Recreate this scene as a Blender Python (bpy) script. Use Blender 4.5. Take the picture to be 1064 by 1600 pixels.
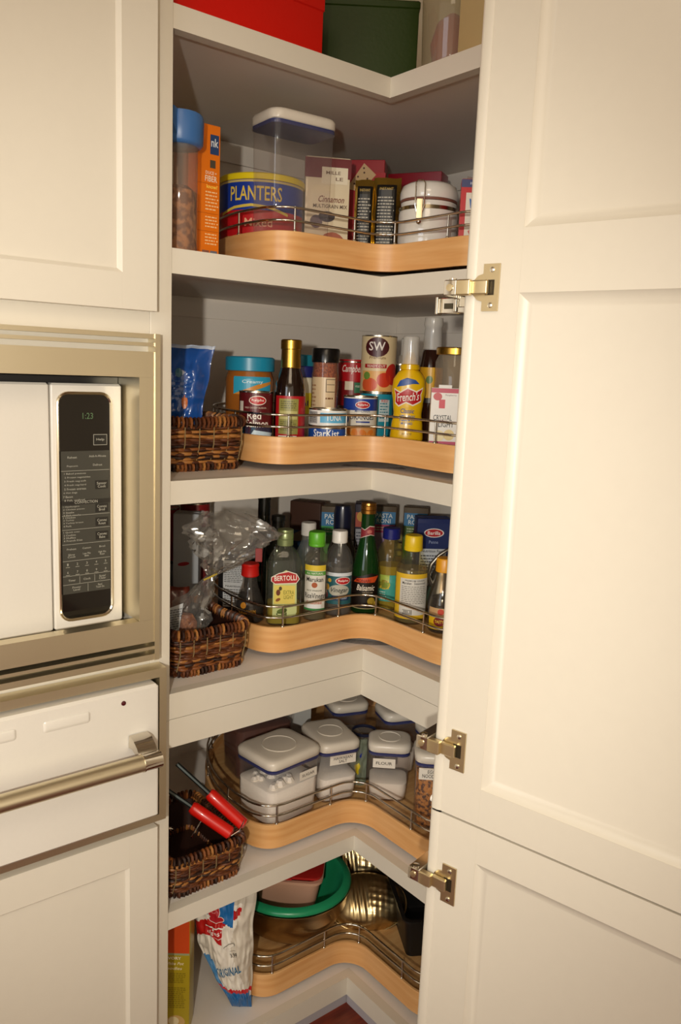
import bpy, bmesh, math, random
from mathutils import Vector, Matrix, noise
from math import sin, cos, pi, radians as R
random.seed(7)
for o in list(bpy.data.objects): bpy.data.objects.remove(o)
S = bpy.context.scene
COL = S.collection

# ------------------------------------------------------------------ camera
CAMP = Vector((-0.9865, -1.1295, 1.2573)); YAW, PIT, ROL, F = 0.8895, -0.1728, 0.0422, 1271.08
fw = Vector((cos(YAW)*cos(PIT), sin(YAW)*cos(PIT), sin(PIT)))
rt = Vector((sin(YAW), -cos(YAW), 0)); up = rt.cross(fw)
rt2 = rt*cos(ROL) + up*sin(ROL); up2 = up*cos(ROL) - rt*sin(ROL)
cd = bpy.data.cameras.new('camera'); cam = bpy.data.objects.new('camera', cd); COL.objects.link(cam)
cam.matrix_world = Matrix(((rt2.x, up2.x, -fw.x, CAMP.x), (rt2.y, up2.y, -fw.y, CAMP.y), (rt2.z, up2.z, -fw.z, CAMP.z), (0, 0, 0, 1)))
cd.sensor_fit = 'VERTICAL'; cd.sensor_height = 24.0; cd.lens = F/1600*24.0; cd.clip_start = .02
S.camera = cam
# ------------------------------------------------------------------ world, lamps, exposure
w = bpy.data.worlds.new('room_light'); S.world = w; w.use_nodes = True
bg = w.node_tree.nodes['Background']; bg.inputs[0].default_value = (1.0, .82, .60, 1); bg.inputs[1].default_value = 1.0
def lamp(name, kind, loc, target, energy, color, **k):
    l = bpy.data.lights.new(name, kind); l.energy = energy; l.color = color
    for a, v in k.items(): setattr(l, a, v)
    o = bpy.data.objects.new(name, l); COL.objects.link(o); o.location = loc
    o.rotation_euler = (Vector(target) - Vector(loc)).to_track_quat('-Z', 'Y').to_euler()
    return o
fl = CAMP - fw*.40 - rt2*.118 - up2*.035
lamp('camera_flash', 'SPOT', fl, fl + fw - rt2*.05 - up2*.02, 64, (1.0, .935, .82), spot_size=R(66), spot_blend=.8, shadow_soft_size=.018)
lamp('ceiling_lamp', 'AREA', (-1.3, -1.5, 2.55), (-.6, -.6, 1.0), 15, (1.0, .80, .56), shape='RECTANGLE', size=1.0, size_y=1.0)
lamp('window_daylight', 'AREA', (-2.9, -1.2, 1.5), (-.5, -.3, 1.1), 14, (.78, .88, 1.0), shape='RECTANGLE', size=1.0, size_y=1.1)
vs = S.view_settings; vs.view_transform = 'Standard'; vs.look = 'None'; vs.exposure = 0.0; vs.gamma = 1.0; vs.use_curve_mapping = False

# ------------------------------------------------------------------ materials
def lin(h):
    h = h.lstrip('#'); c = [int(h[i:i+2], 16)/255 for i in (0, 2, 4)]
    return tuple(x/12.92 if x <= .04045 else ((x+.055)/1.055)**2.4 for x in c) + (1,)
MC = {}
def nodes(name):
    m = bpy.data.materials.new(name); m.use_nodes = True; nt = m.node_tree
    return m, nt, nt.nodes['Principled BSDF']
def M(h, rough=.45, metal=0., bump=0., coat=0., bs=200., name='paint'):
    k = (h, rough, metal, bump, coat)
    if k in MC: return MC[k]
    m, nt, p = nodes(name + '_' + h.lstrip('#'))
    p.inputs['Roughness'].default_value = rough; p.inputs['Metallic'].default_value = metal
    if coat: p.inputs['Coat Weight'].default_value = coat; p.inputs['Coat Roughness'].default_value = .08
    tc = nt.nodes.new('ShaderNodeTexCoord'); nz = nt.nodes.new('ShaderNodeTexNoise'); nz.inputs['Scale'].default_value = bs
    nt.links.new(tc.outputs['Object'], nz.inputs['Vector'])
    mx = nt.nodes.new('ShaderNodeMix'); mx.data_type = 'RGBA'; c = lin(h)
    mx.inputs[6].default_value = tuple(x*.985 for x in c[:3]) + (1,); mx.inputs[7].default_value = tuple(min(1, x*1.015) for x in c[:3]) + (1,)
    nt.links.new(nz.outputs['Fac'], mx.inputs[0]); nt.links.new(mx.outputs[2], p.inputs['Base Color'])
    if bump:
        b = nt.nodes.new('ShaderNodeBump'); b.inputs['Strength'].default_value = bump; b.inputs['Distance'].default_value = .001
        nt.links.new(nz.outputs['Fac'], b.inputs['Height']); nt.links.new(b.outputs[0], p.inputs['Normal'])
    MC[k] = m; return m
def GL(h='#ffffff', body=.10, rough=.03, gloss=1.0):
    k = ('gl', h, body, rough, gloss)
    if k in MC: return MC[k]
    m, nt, p = nodes('clear_' + h.lstrip('#')); nt.nodes.remove(p)
    out = nt.nodes['Material Output']
    tr = nt.nodes.new('ShaderNodeBsdfTransparent'); tr.inputs[0].default_value = lin(h)
    gs = nt.nodes.new('ShaderNodeBsdfGlossy'); gs.inputs['Roughness'].default_value = rough
    df = nt.nodes.new('ShaderNodeBsdfDiffuse'); df.inputs[0].default_value = lin(h)
    fr = nt.nodes.new('ShaderNodeLayerWeight'); fr.inputs['Blend'].default_value = .5
    pw = nt.nodes.new('ShaderNodeMath'); pw.operation = 'POWER'; pw.inputs[1].default_value = 4
    ml = nt.nodes.new('ShaderNodeMath'); ml.operation = 'MULTIPLY_ADD'; ml.inputs[1].default_value = .45*gloss; ml.inputs[2].default_value = .035*gloss
    nt.links.new(fr.outputs['Facing'], pw.inputs[0])
    a = nt.nodes.new('ShaderNodeMixShader'); b = nt.nodes.new('ShaderNodeMixShader')
    a.inputs[0].default_value = body
    nt.links.new(tr.outputs[0], a.inputs[1]); nt.links.new(df.outputs[0], a.inputs[2])
    nt.links.new(pw.outputs[0], ml.inputs[0]); nt.links.new(ml.outputs[0], b.inputs[0])
    nt.links.new(a.outputs[0], b.inputs[1]); nt.links.new(gs.outputs[0], b.inputs[2]); nt.links.new(b.outputs[0], out.inputs[0])
    MC[k] = m; return m
def wood(name, c1, c2, scale, rough=.32, axis=(2, 2, 26)):
    m, nt, p = nodes(name); L = nt.links
    tc = nt.nodes.new('ShaderNodeTexCoord'); mp = nt.nodes.new('ShaderNodeMapping'); mp.inputs['Scale'].default_value = axis
    nz = nt.nodes.new('ShaderNodeTexNoise'); nz.inputs['Scale'].default_value = scale; nz.inputs['Detail'].default_value = 5
    cr = nt.nodes.new('ShaderNodeValToRGB'); cr.color_ramp.elements[0].color = lin(c1); cr.color_ramp.elements[1].color = lin(c2)
    cr.color_ramp.elements[0].position = .35; cr.color_ramp.elements[1].position = .65
    L.new(tc.outputs['Object'], mp.inputs[0]); L.new(mp.outputs[0], nz.inputs['Vector']); L.new(nz.outputs['Fac'], cr.inputs[0]); L.new(cr.outputs[0], p.inputs['Base Color'])
    p.inputs['Roughness'].default_value = rough
    return m
def speckle(name, c1, c2, scale, lo=.45, hi=.6, rough=.6, bump=.4):
    m, nt, p = nodes(name); L = nt.links
    tc = nt.nodes.new('ShaderNodeTexCoord'); nz = nt.nodes.new('ShaderNodeTexNoise'); nz.inputs['Scale'].default_value = scale; nz.inputs['Detail'].default_value = 3
    cr = nt.nodes.new('ShaderNodeValToRGB'); cr.color_ramp.elements[0].color = lin(c1); cr.color_ramp.elements[1].color = lin(c2)
    cr.color_ramp.elements[0].position = lo; cr.color_ramp.elements[1].position = hi
    b = nt.nodes.new('ShaderNodeBump'); b.inputs['Strength'].default_value = bump; b.inputs['Distance'].default_value = .003
    L.new(tc.outputs['Object'], nz.inputs['Vector']); L.new(nz.outputs['Fac'], cr.inputs[0]); L.new(cr.outputs[0], p.inputs['Base Color'])
    L.new(nz.outputs['Fac'], b.inputs['Height']); L.new(b.outputs[0], p.inputs['Normal']); p.inputs['Roughness'].default_value = rough
    return m
def brushed(name, h, rough=.3):
    m, nt, p = nodes(name); L = nt.links
    p.inputs['Metallic'].default_value = 1; p.inputs['Base Color'].default_value = lin(h)
    tc = nt.nodes.new('ShaderNodeTexCoord'); mp = nt.nodes.new('ShaderNodeMapping'); mp.inputs['Scale'].default_value = (4, 4, 900)
    nz = nt.nodes.new('ShaderNodeTexNoise'); nz.inputs['Scale'].default_value = 3
    mr = nt.nodes.new('ShaderNodeMapRange'); mr.inputs[3].default_value = rough-.02; mr.inputs[4].default_value = rough+.04
    L.new(tc.outputs['Object'], mp.inputs[0]); L.new(mp.outputs[0], nz.inputs['Vector']); L.new(nz.outputs['Fac'], mr.inputs[0]); L.new(mr.outputs[0], p.inputs['Roughness'])
    return m
PAINT = M('#d9d2c3', .38, bump=.03, bs=60, name='cabinet_paint')
INSIDE = M('#e8e0d6', .5, name='inside_paint')
APPL = M('#dfdad0', .16, coat=.3, name='enamel')
STEEL = brushed('brushed_steel', '#ddd2b6', .36)
CHROME = M('#d8d2c6', .1, 1., name='chrome')
NICKEL = M('#dccba4', .36, 1., name='nickel')
MAPLE = wood('maple_band', '#d29a5e', '#dfae74', 3)
MAPLED = wood('maple_deck', '#b98a55', '#caa06a', 6, .4, (2, 14, 2))
FLOORW = wood('floor_wood', '#5a1c0a', '#7a2c12', 6, .3, (2, 20, 2))
BLACK = M('#0d0c0c', .25)
WHITE = M('#e6e2da', .35)
LIDW = M('#d8cfc0', .3, name='lid_plastic')
NAVY = M('#2a2f63', .4)
CLEAR = GL('#f8f5f3', .035)
TINM = M('#b9b1a0', .25, 1., name='tin')
GOLDM = M('#b8903e', .28, 1., name='gold_foil')

# ------------------------------------------------------------------ object helpers
def link(name, me, parent=None, mats=()):
    o = bpy.data.objects.new(name, me); COL.objects.link(o)
    if parent: o.parent = parent
    for m in mats:
        if me is not None: me.materials.append(m)
    return o
def smooth(me, ang=38):
    if len(me.polygons): me.polygons.foreach_set('use_smooth', [True]*len(me.polygons))
    try: me.set_sharp_from_angle(angle=R(ang))
    except Exception: pass
def tag(o, label, cat=None, group=None, kind=None):
    if label: o['label'] = label
    if cat: o['category'] = cat
    if group: o['group'] = group
    if kind: o['kind'] = kind
    return o
def thing(name, label, cat, loc=(0, 0, 0), rot=0, group=None):
    o = bpy.data.objects.new(name, None); COL.objects.link(o); o.empty_display_size = .02
    o.location = loc; o.rotation_euler = (0, 0, R(rot)) if not isinstance(rot, tuple) else rot
    return tag(o, label, cat, group)
class G:                                                    # gathers geometry, several materials
    def __init__(s): s.v = []; s.f = []; s.m = []; s.mats = []
    def mi(s, m):
        if m not in s.mats: s.mats.append(m)
        return s.mats.index(m)
    def add(s, vs, fs, m):
        b = len(s.v); s.v += [tuple(v) for v in vs]; i = s.mi(m)
        for f in fs: s.f.append(tuple(b+k for k in f)); s.m.append(i)
        return s
    def box(s, x0, x1, y0, y1, z0, z1, m, ch=0.):
        if ch <= 0:
            v = [(x, y, z) for z in (z0, z1) for y in (y0, y1) for x in (x0, x1)]
            return s.add(v, [(0, 2, 3, 1), (4, 5, 7, 6), (0, 1, 5, 4), (2, 6, 7, 3), (0, 4, 6, 2), (1, 3, 7, 5)], m)
        cx, cy = (x0+x1)/2, (y0+y1)/2; w, d = x1-x0, y1-y0
        rs = [rr(w-2*ch, d-2*ch, ch*.3, z0), rr(w, d, ch, z0+ch), rr(w, d, ch, z1-ch), rr(w-2*ch, d-2*ch, ch*.3, z1)]
        rs = [[(a+cx, b+cy, c) for a, b, c in r] for r in rs]
        return s.loft(rs, m)
    def loft(s, rings, m, cap=(True, True), closed=True):
        n = len(rings[0]); vs = [p for r in rings for p in r]; fs = []
        for i in range(len(rings)-1):
            for j in range(n if closed else n-1):
                k = (j+1) % n; fs.append((i*n+j, i*n+k, (i+1)*n+k, (i+1)*n+j))
        if cap[0]: fs.append(tuple(range(n-1, -1, -1)))
        if cap[1]: fs.append(tuple((len(rings)-1)*n+j for j in range(n)))
        return s.add(vs, fs, m)
    def lathe(s, prof, m, seg=28, c=(0, 0), cap=(True, True)):
        return s.loft([[(c[0]+r*cos(2*pi*j/seg), c[1]+r*sin(2*pi*j/seg), z) for j in range(seg)] for r, z in prof], m, cap)
    def tube(s, pts, r, m, seg=6, closed=False, cap=True, rf=None):
        pts = [Vector(p) for p in pts]; n = len(pts); rings = []; pu = None
        for i, p in enumerate(pts):
            a = pts[(i-1) % n] if (closed or i > 0) else p; b = pts[(i+1) % n] if (closed or i < n-1) else p
            t = (b-a); t = t.normalized() if t.length > 1e-9 else Vector((0, 0, 1))
            if pu is None: pu = t.orthogonal().normalized()
            u = pu - t*pu.dot(t); u = u.normalized() if u.length > 1e-6 else t.orthogonal().normalized(); pu = u; v = t.cross(u)
            q = r*(rf(i/max(1, n-1)) if rf else 1)
            rings.append([tuple(p+u*q*cos(2*pi*k/seg)+v*q*sin(2*pi*k/seg)) for k in range(seg)])
        if closed: rings.append(rings[0])
        return s.loft(rings, m, (cap and not closed, cap and not closed))
    def build(s, name, parent=None, ang=38, sm=True):
        me = bpy.data.meshes.new(name); me.from_pydata(s.v, [], s.f)
        o = link(name, me, parent, s.mats); me.polygons.foreach_set('material_index', s.m)
        if sm: smooth(me, ang)
        me.update(); return o
def rr(w, d, r, z, n=4):                                    # rounded rectangle ring
    r = max(1e-5, min(r, w/2-1e-5, d/2-1e-5)); P = []
    for cx, cy, a0 in ((w/2-r, d/2-r, 0), (-w/2+r, d/2-r, 90), (-w/2+r, -d/2+r, 180), (w/2-r, -d/2+r, 270)):
        for k in range(n+1):
            a = R(a0+90*k/n); P.append((cx+r*cos(a), cy+r*sin(a), z))
    return P
# ------------------------------------------------------------------ flat print on surfaces
TC = {}
def tmesh(s):
    if s in TC: return TC[s]
    cu = bpy.data.curves.new('text', 'FONT'); cu.body = s; cu.align_x = 'CENTER'; cu.resolution_u = 2; cu.offset = .012; cu.space_line = .85
    ob = bpy.data.objects.new('text', cu); COL.objects.link(ob)
    me = bpy.data.meshes.new_from_object(ob)
    vs = [v.co.copy() for v in me.vertices]; fs = [tuple(p.vertices) for p in me.polygons]
    bpy.data.objects.remove(ob); bpy.data.meshes.remove(me)
    x0 = min(v.x for v in vs); x1 = max(v.x for v in vs); y0 = min(v.y for v in vs); y1 = max(v.y for v in vs)
    vs = [((v.x-x0)/(x1-x0)-.5, (v.y-y0)/(y1-y0)-.5) for v in vs]
    TC[s] = (vs, fs, (x1-x0)/(y1-y0)); return TC[s]
class Print:
    def __init__(s): s.it = []
    def poly(s, pts, h, lv=1):
        s.it.append(([tuple(p) for p in pts], [tuple(range(len(pts)))], h, lv)); return s
    def rect(s, u0, v0, u1, v1, h, lv=1): return s.poly([(u0, v0), (u1, v0), (u1, v1), (u0, v1)], h, lv)
    def ell(s, u, v, a, b, h, lv=2, tilt=0):
        t = R(tilt)
        return s.poly([(u+a*cos(k*pi/10)*cos(t)-b*sin(k*pi/10)*sin(t), v+a*cos(k*pi/10)*sin(t)+b*sin(k*pi/10)*cos(t)) for k in range(20)], h, lv)
    def text(s, t, u, v, w, hgt, h, lv=3, tilt=0, sk=0):
        vs, fs, _ = tmesh(t); a = R(tilt)
        P = [(x*w+sk*y*hgt, y*hgt) for x, y in vs]
        s.it.append(([(u+x*cos(a)-y*sin(a), v+x*sin(a)+y*cos(a)) for x, y in P], fs, h, lv)); return s
    def lines(s, u0, v0, u1, v1, n, h, lv=3, seed=1):
        rd = random.Random(seed); dv = (v1-v0)/n
        for i in range(n):
            x = u0; y = v1-(i+.5)*dv
            while x < u1:
                l = rd.uniform(.0025, .007); e = min(x+l, u1-(rd.random()*.006 if x+l > u1-.01 else 0))
                if e > x: s.rect(x, y-dv*.2, e, y+dv*.2, h, lv)
                x += l+.0012
        return s
    def build(s, parent, surf, cut=None, name='printed_label', vcut=None):
        hs = []
        bm = bmesh.new(); lay = bm.faces.layers.int.new('lv')
        for pts, fs, h, lv in s.it:
            if h not in hs: hs.append(h)
            vs = [bm.verts.new((x, y, lv)) for x, y in pts]
            for f in fs:
                try: q = bm.faces.new([vs[k] for k in f])
                except ValueError: continue
                q.material_index = hs.index(h); q[lay] = lv
        for c, ax in ((cut, 0), (vcut, 1)):
            if c:
                lo = min(v.co[ax] for v in bm.verts); hi = max(v.co[ax] for v in bm.verts); k = math.ceil(lo/c)*c
                while k < hi:
                    n = [0, 0, 0]; n[ax] = 1; co = [0, 0, 0]; co[ax] = k+1e-6
                    bmesh.ops.bisect_plane(bm, geom=bm.verts[:]+bm.edges[:]+bm.faces[:], plane_co=co, plane_no=n, dist=1e-7)
                    k += c
        for v in bm.verts: v.co = Vector(surf(v.co.x, v.co.y, .00022*v.co.z+.0002))
        me = bpy.data.meshes.new(name); bm.to_mesh(me); bm.free()
        return link(name, me, parent, [M(h, .38) for h in hs])
def cyl(r): return lambda u, v, o: ((r+o)*sin(u/r), -(r+o)*cos(u/r), v)
def flat(y): return lambda u, v, o: (u, -y-o, v)
def sideL(x, yc=0): return lambda u, v, o: (-x-o, yc-u, v)             # face looking to -x
def sideR(x, yc=0): return lambda u, v, o: (x+o, yc+u, v)
def prof_r(prof, z):
    for (r0, z0), (r1, z1) in zip(prof, prof[1:]):
        if z0 <= z <= z1 and z1 > z0: return r0+(r1-r0)*(z-z0)/(z1-z0)
    return prof[-1][0]
def psurf(prof, rm): return lambda u, v, o: ((prof_r(prof, v)+o)*sin(u/rm), -(prof_r(prof, v)+o)*cos(u/rm), v)

# ================================================================== SETTING
def struct(name, g, label=None, cat=None):
    o = g.build(name); o['kind'] = 'structure'
    if label: o['label'] = label
    if cat: o['category'] = cat
    return o
ZF = -.045
WALLM = M('#c9bda8', .7, bump=.1, bs=90, name='wall_paint')
struct('floor', G().box(-3.6, .7, -4, .7, ZF-.05, ZF, FLOORW), 'dark red brown wooden floor under the corner cabinet', 'floor')
struct('wall_back', G().box(-3.6, .6, .56, .66, ZF, 2.6, WALLM), 'plain wall behind the oven cabinet', 'wall')
struct('wall_right', G().box(.56, .66, -4, .56, ZF, 2.6, WALLM), 'plain wall behind the right run of shelves', 'wall')
struct('ceiling', G().box(-3.6, .7, -4, .7, 2.6, 2.65, WALLM), 'plain pale ceiling above the cabinets', 'ceiling')

# ------------------------------------------------------------------ pantry cabinet
W_ = .41; D_ = .50
pantry = thing('corner_pantry_cabinet', 'cream painted L shaped corner cabinet full of food, its shelves open', 'cabinet', (0, 0, ZF))
def pz(o):                                                   # parts of the pantry are modelled in world height
    o.location.z -= ZF; return o
def lshape(g, z0, z1, m, inset=.02, i2=0.):
    a = inset; o = [(-W_, a), (a, a), (a, -W_), (D_, -W_), (D_, D_), (-W_, D_)]
    n = 6; v = [(x, y, z0) for x, y in o]+[(x, y, z1) for x, y in o]
    # two quads + corner square keep it convex
    g.box(-W_, D_, a, D_, z0, z1, m); g.box(a, D_, -W_, a-.0002, z0, z1, m); return g
def edge_band(z0, z1, par, t=.02):
    g = G()
    for L_ in (0, 1):
        o = [(-W_, 0), (0, 0), (t, t), (-W_, t)] if L_ == 0 else [(0, 0), (0, -W_), (t, -W_), (t, t)]
        if L_: o = o[::-1]; 
        c = .0008
        v = [(x, y, z0) for x, y in o]+[(x, y, z1) for x, y in o]
        g.add(v, [(3, 2, 1, 0), (4, 5, 6, 7)]+[(i, (i+1) % 4, 4+(i+1) % 4, 4+i) for i in range(4)], PAINT)
    e = g.build('shelf_edge', par, sm=False)
    return e
ZS = dict(s1=(1.7531, 1.7204), s2=(1.4236, 1.3874), s3=(1.0777, 1.0403), s4=(.7304, .6868), s4b=(.6858, .6371), s5=(.3378, .3053), s6=(.0163, -.024))
for k, (zt, zb) in ZS.items():
    g = G(); tb = zb+.013 if k != 's4b' else zt-.02
    top = zt
    lshape(g, zb+.012 if k != 's4' else zb+.002, top-.0002, INSIDE)
    sh = pz(g.build('shelf', pantry, sm=False)); edge_band(zb, zt, sh)
    if k in ('s3', 's4'):                                    # rub marks of the turning tray
        g = G()
        for i in range(6):
            r = .158+i*.0042
            g.tube([(.145+r*cos(a), .145+r*sin(a), zt+.0004) for a in [R(205+k2*2.0) for k2 in range(21)]], .0005, M('#3a2c22', .6), 3)
        g.build('rub_mark', sh)
pz(G().box(-W_-.018, -W_, .001, D_, -.024, 1.95, INSIDE).build('side_panel', pantry, sm=False))
pz(G().box(-W_-.018, D_+.012, D_, D_+.012, -.024, 1.95, INSIDE).build('back_panel', pantry, sm=False))
pz(G().box(D_, D_+.012, -W_-.02, D_-.0005, -.024, 1.95, INSIDE).build('back_panel', pantry, sm=False))
pz(G().box(-.19, D_, -W_-.022, -W_-.0005, ZF, 1.95, PAINT).build('side_panel', pantry, sm=False))
pz(G().box(-.4445, -W_, -.001, .019, .6862, 1.95, PAINT, .001).build('stile', pantry))
pz(G().box(-.4445, -W_, -.001, .019, ZF, .6850, PAINT, .001).build('stile', pantry))
g = G(); TOE = M('#a9a6ac', .5)  # bluish cast of the daylight is put into the strip's colour
g.box(-W_, .02, 0.002, .02, ZF, -.0245, TOE); g.box(.002, .02, -W_, 0, ZF, -.0245, TOE); pz(g.build('toe_strip', pantry, sm=False))
for zc in (1.690, 1.357, 1.010):                             # nailing rails on the back panels
    g = G(); g.box(-W_, D_-.008, D_-.008, D_-.0002, zc, zc+.035, INSIDE); g.box(D_-.008, D_-.0002, -W_, D_-.0085, zc, zc+.035, INSIDE)
    pz(g.build('back_rail', pantry, sm=False))

# ---- panelled doors: local x = width, -y = face, z = height
def panel_door(par, w, z0, z1, panels, sx, bev=.016, dep=.0095, t=.02, name='door', edge=.0, wr=None, m=PAINT):
    g = G(); wr = sx if wr is None else wr
    zs = [z0]+[v for p in panels for v in p]+[z1]
    x0, x1 = sx, w-wr
    g.box(0, x0, 0, t, z0, z1, m); g.box(x1, w, 0, t, z0, z1, m)
    for a, b in zip(zs[::2], zs[1::2]): g.box(x0+.00005, x1-.00005, .00002, t, a, b, m)
    d = g.build(name, par, sm=False)
    for a, b in panels:
        g = G(); cx, cz = (x0+x1)/2, (a+b)/2; W, H = x1-x0, b-a
        def rg(i, y): return [(cx-W/2+i, y, cz-H/2+i), (cx+W/2-i, y, cz-H/2+i), (cx+W/2-i, y, cz+H/2-i), (cx-W/2+i, y, cz+H/2-i)]
        prof = [(0, .0004), (.0018, .0022), (bev*.45, dep*.45), (bev*.8, dep*.9), (bev, dep)]
        g.loft([rg(i, y) for i, y in prof], m, (False, True))
        g.add(rg(0, t-.001), [(0, 1, 2, 3)], m)
        g.build('door_panel', d, ang=25)
    return d
def face_edge(g): return g
door = thing('corner_door', 'tall cream panelled door standing open on the right, brass coloured hinges on its left edge', 'door', (-.2158, -.4089, 0), -77.75)
ud = panel_door(door, .447, .6645, 1.95, [(.7174, 1.3565), (1.4312, 1.93)], .0723, name='upper_leaf')
door2 = thing('corner_door', 'lower cream panelled door open below the tall one, one hinge near its top left corner', 'door', (-.2158, -.4089, ZF), -77.75)
ld = panel_door(door2, .447, .02, .6615-ZF, [(.16, .6102-ZF)], .0723, name='lower_leaf')
# rounded outer lip along the hinge edge
for par, a, b in ((door, .6645, 1.95), (door2, .02, .6615-ZF)):
    g = G(); g.loft([[(-.0035, .004, z), (-.0018, .0005, z), (.002, -.0016, z), (.009, -.0018, z), (.0125, -.0006, z), (.0136, .0002, z), (.0136, .003, z), (-.0035, .019, z)] for z in (a, b)], PAINT)
    g.build('edge_bead', par, ang=60)
g = G(); g.lathe([(.005, -.004), (.005, .001), (.003, .002)], WHITE, 12); o = g.build('door_bumper', door); o.location = (-.004, .006, .674); o.rotation_euler = (0, R(-90), 0)
def hinge(par, z, flip=False):
    h = G(); k = .0008
    # screw plate with round ears
    pts = [(.024, -.028), (.046, -.028), (.046, .028), (.024, .028), (.024, .0165), (.017, .0145), (.0115, .009), (.0095, 0), (.0115, -.009), (.017, -.0145), (.024, -.0165)]
    n = len(pts)
    v = [(x, -.0008, q) for x, q in pts]+[(x, -.0028, q) for x, q in pts]
    h.add(v, [tuple(range(n, 2*n))]+[(i, (i+1) % n, n+(i+1) % n, n+i) for i in range(n)], NICKEL)
    o = h.build('hinge', par, sm=False); o.location.z = z
    g = G(); g.box(.028, .040, -.0034, -.0029, -.009, .009, M('#3a3326', .4, .6)); g.build('cup_recess', o, sm=False)
    for q in (.021, -.021):
        g = G(); g.lathe([(.0032, 0), (.0032, .001), (.0015, .0016)], CHROME, 12); s = g.build('screw', o); s.location = (.036, -.0029, q); s.rotation_euler = (R(90), 0, 0)
    g = G(); g.box(.012, .034, -.0105, -.0035, -.0085, .0085, NICKEL, .0015); g.box(-.006, .013, -.016, -.006, -.0095, .0095, NICKEL, .0015)
    g.build('hinge_arm', o)
    g = G(); g.box(-.024, -.006, -.015, .055, -.0095, .0095, CHROME, .0012)
    g.lathe([(.0048, .0095), (.0048, .0115), (.002, .012)], CHROME, 14, (-.015, -.008)); a = g.build('mounting_arm', o)
    g = G(); g.lathe([(.0045, 0), (.0045, .0015), (.0015, .0018)], NICKEL, 14); s = g.build('pivot', o); s.location = (-.015, -.0151, 0); s.rotation_euler = (R(90), 0, 0)
    return o
hinge(door, 1.3634); hinge(door, .7600)
hinge(door2, .5620-ZF)
# clip of a second hinge under the shelf
cl = thing('cabinet_hinge_clip', 'small chrome hinge clip with a slot fixed under the shelf, left of the open door', 'hinge clip', (-.2158, -.4089, 1.345), -77.75)
g = G(); g.box(-.055, -.012, .028, .031, -.0095, .0105, CHROME, .001); g.box(-.059, -.055, .022, .034, -.011, .012, CHROME, .001); g.build('clip_plate', cl)
g = G(); g.box(-.048, -.028, .0268, .0278, -.0035, .0035, M('#4a4436', .4, .7)); g.build('slot', cl, sm=False)
g = G(); g.box(-.032, -.027, .0225, .0278, -.008, .009, CHROME, .001); g.box(-.026, .004, .0245, .0279, -.009, -.001, CHROME, .001); g.build('slide_block', cl)

# ------------------------------------------------------------------ turning trays
def tray_outline(off=0., a=.035, c=.145, Rr=.352):
    a = a+off; Rr = Rr-off; P = []
    rn = .055-off*.6                                        # notch fillet
    for k in range(9):                                       # from the left run round the notch corner (concave)
        t = R(90*k/8); P.append((a-rn+rn*sin(t), a-rn+rn*cos(t) - 0))
    P = [(x, y) for x, y in P]
    # right run towards -y, fillet to circle
    ph = math.asin((c-a)/Rr)
    yl = c-Rr*cos(ph); th0 = ph+R(7)
    def bez(p0, p1, p2, n=8):
        return [((1-t)**2*p0[0]+2*t*(1-t)*p1[0]+t*t*p2[0], (1-t)**2*p0[1]+2*t*(1-t)*p1[1]+t*t*p2[1]) for t in [i/n for i in range(n+1)]]
    cr = (a, yl)
    s0 = (a, yl+.045); s1 = (c-Rr*sin(ph-R(8)), c-Rr*cos(ph-R(8)))
    P += bez(s0, cr, s1)
    a0 = -90-math.degrees(ph)+8; a1 = 180+math.degrees(ph)-8
    n = 46
    for i in range(1, n): 
        t = R(a0+(a1-a0)*i/n); P.append((c+Rr*cos(t), c+Rr*sin(t)))
    s1b = (s1[1], s1[0]); P += bez(s1b, (yl, a), (yl+.045, a))
    return P
def make_tray(label, zs, dr=0.):
    t = thing('corner_tray', label, 'tray', (0, 0, zs), 0, 'turning corner trays')
    o0 = tray_outline(); o1 = tray_outline(.006); n = len(o0)
    g = G(); z0, z1 = .012, .060
    g.loft([[(x, y, z) for x, y in o] for o, z in ((o1, z0), (o0, z0), (o0, z1-.001), (tray_outline(.001), z1), (tray_outline(.005), z1), (o1, z1-.001), (o1, z0))], MAPLE, (False, False))
    g.build('wooden_rim', t)
    g = G(); o2 = tray_outline(.0062)
    v = [(x, y, z) for z in (.034, .042) for x, y in o2]
    g.add(v, [tuple(range(n-1, -1, -1)), tuple(range(n, 2*n))], MAPLED); g.build('tray_board', t, sm=False)
    o3 = tray_outline(.004)
    for z in (.077, .098):
        g = G(); g.tube([(x, y, z) for x, y in o3], .0022, CHROME, 8, closed=True); g.build('chrome_rail', t, ang=80)
    d = 0; nxt = .06
    for i in range(n):
        p, q = Vector(o3[i]), Vector(o3[(i+1) % n]); L_ = (q-p).length
        while nxt < d+L_:
            f = (nxt-d)/L_; r = p.lerp(q, f)
            g = G(); g.tube([(r.x, r.y, .058), (r.x, r.y, .100)], .0019, CHROME, 6); g.lathe([(.0034, .0595), (.0034, .0615), (.002, .063)], CHROME, 8, (r.x, r.y)); g.build('rail_post', t, ang=80)
            nxt += .128
        d += L_
    g = G(); g.lathe([(.11, .0002), (.11, .006), (.10, .034)], M('#8a8172', .4, .5), 32, (.2, .2)); g.build('turntable', t)
    return t
trays = {}
for k, lab in (('s2', 'maple rimmed turning tray with chrome rails holding the peanut can and white crock'),
               ('s3', 'maple rimmed turning tray with chrome rails holding cans and the mustard bottle'),
               ('s4', 'maple rimmed turning tray with chrome rails holding oil and vinegar bottles'),
               ('s5', 'maple rimmed turning tray with chrome rails holding the square flour and sugar containers'),
               ('s6', 'lowest maple rimmed turning tray with chrome rails holding mixing bowls')):
    trays[k] = make_tray(lab, ZS[k][0])

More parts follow.
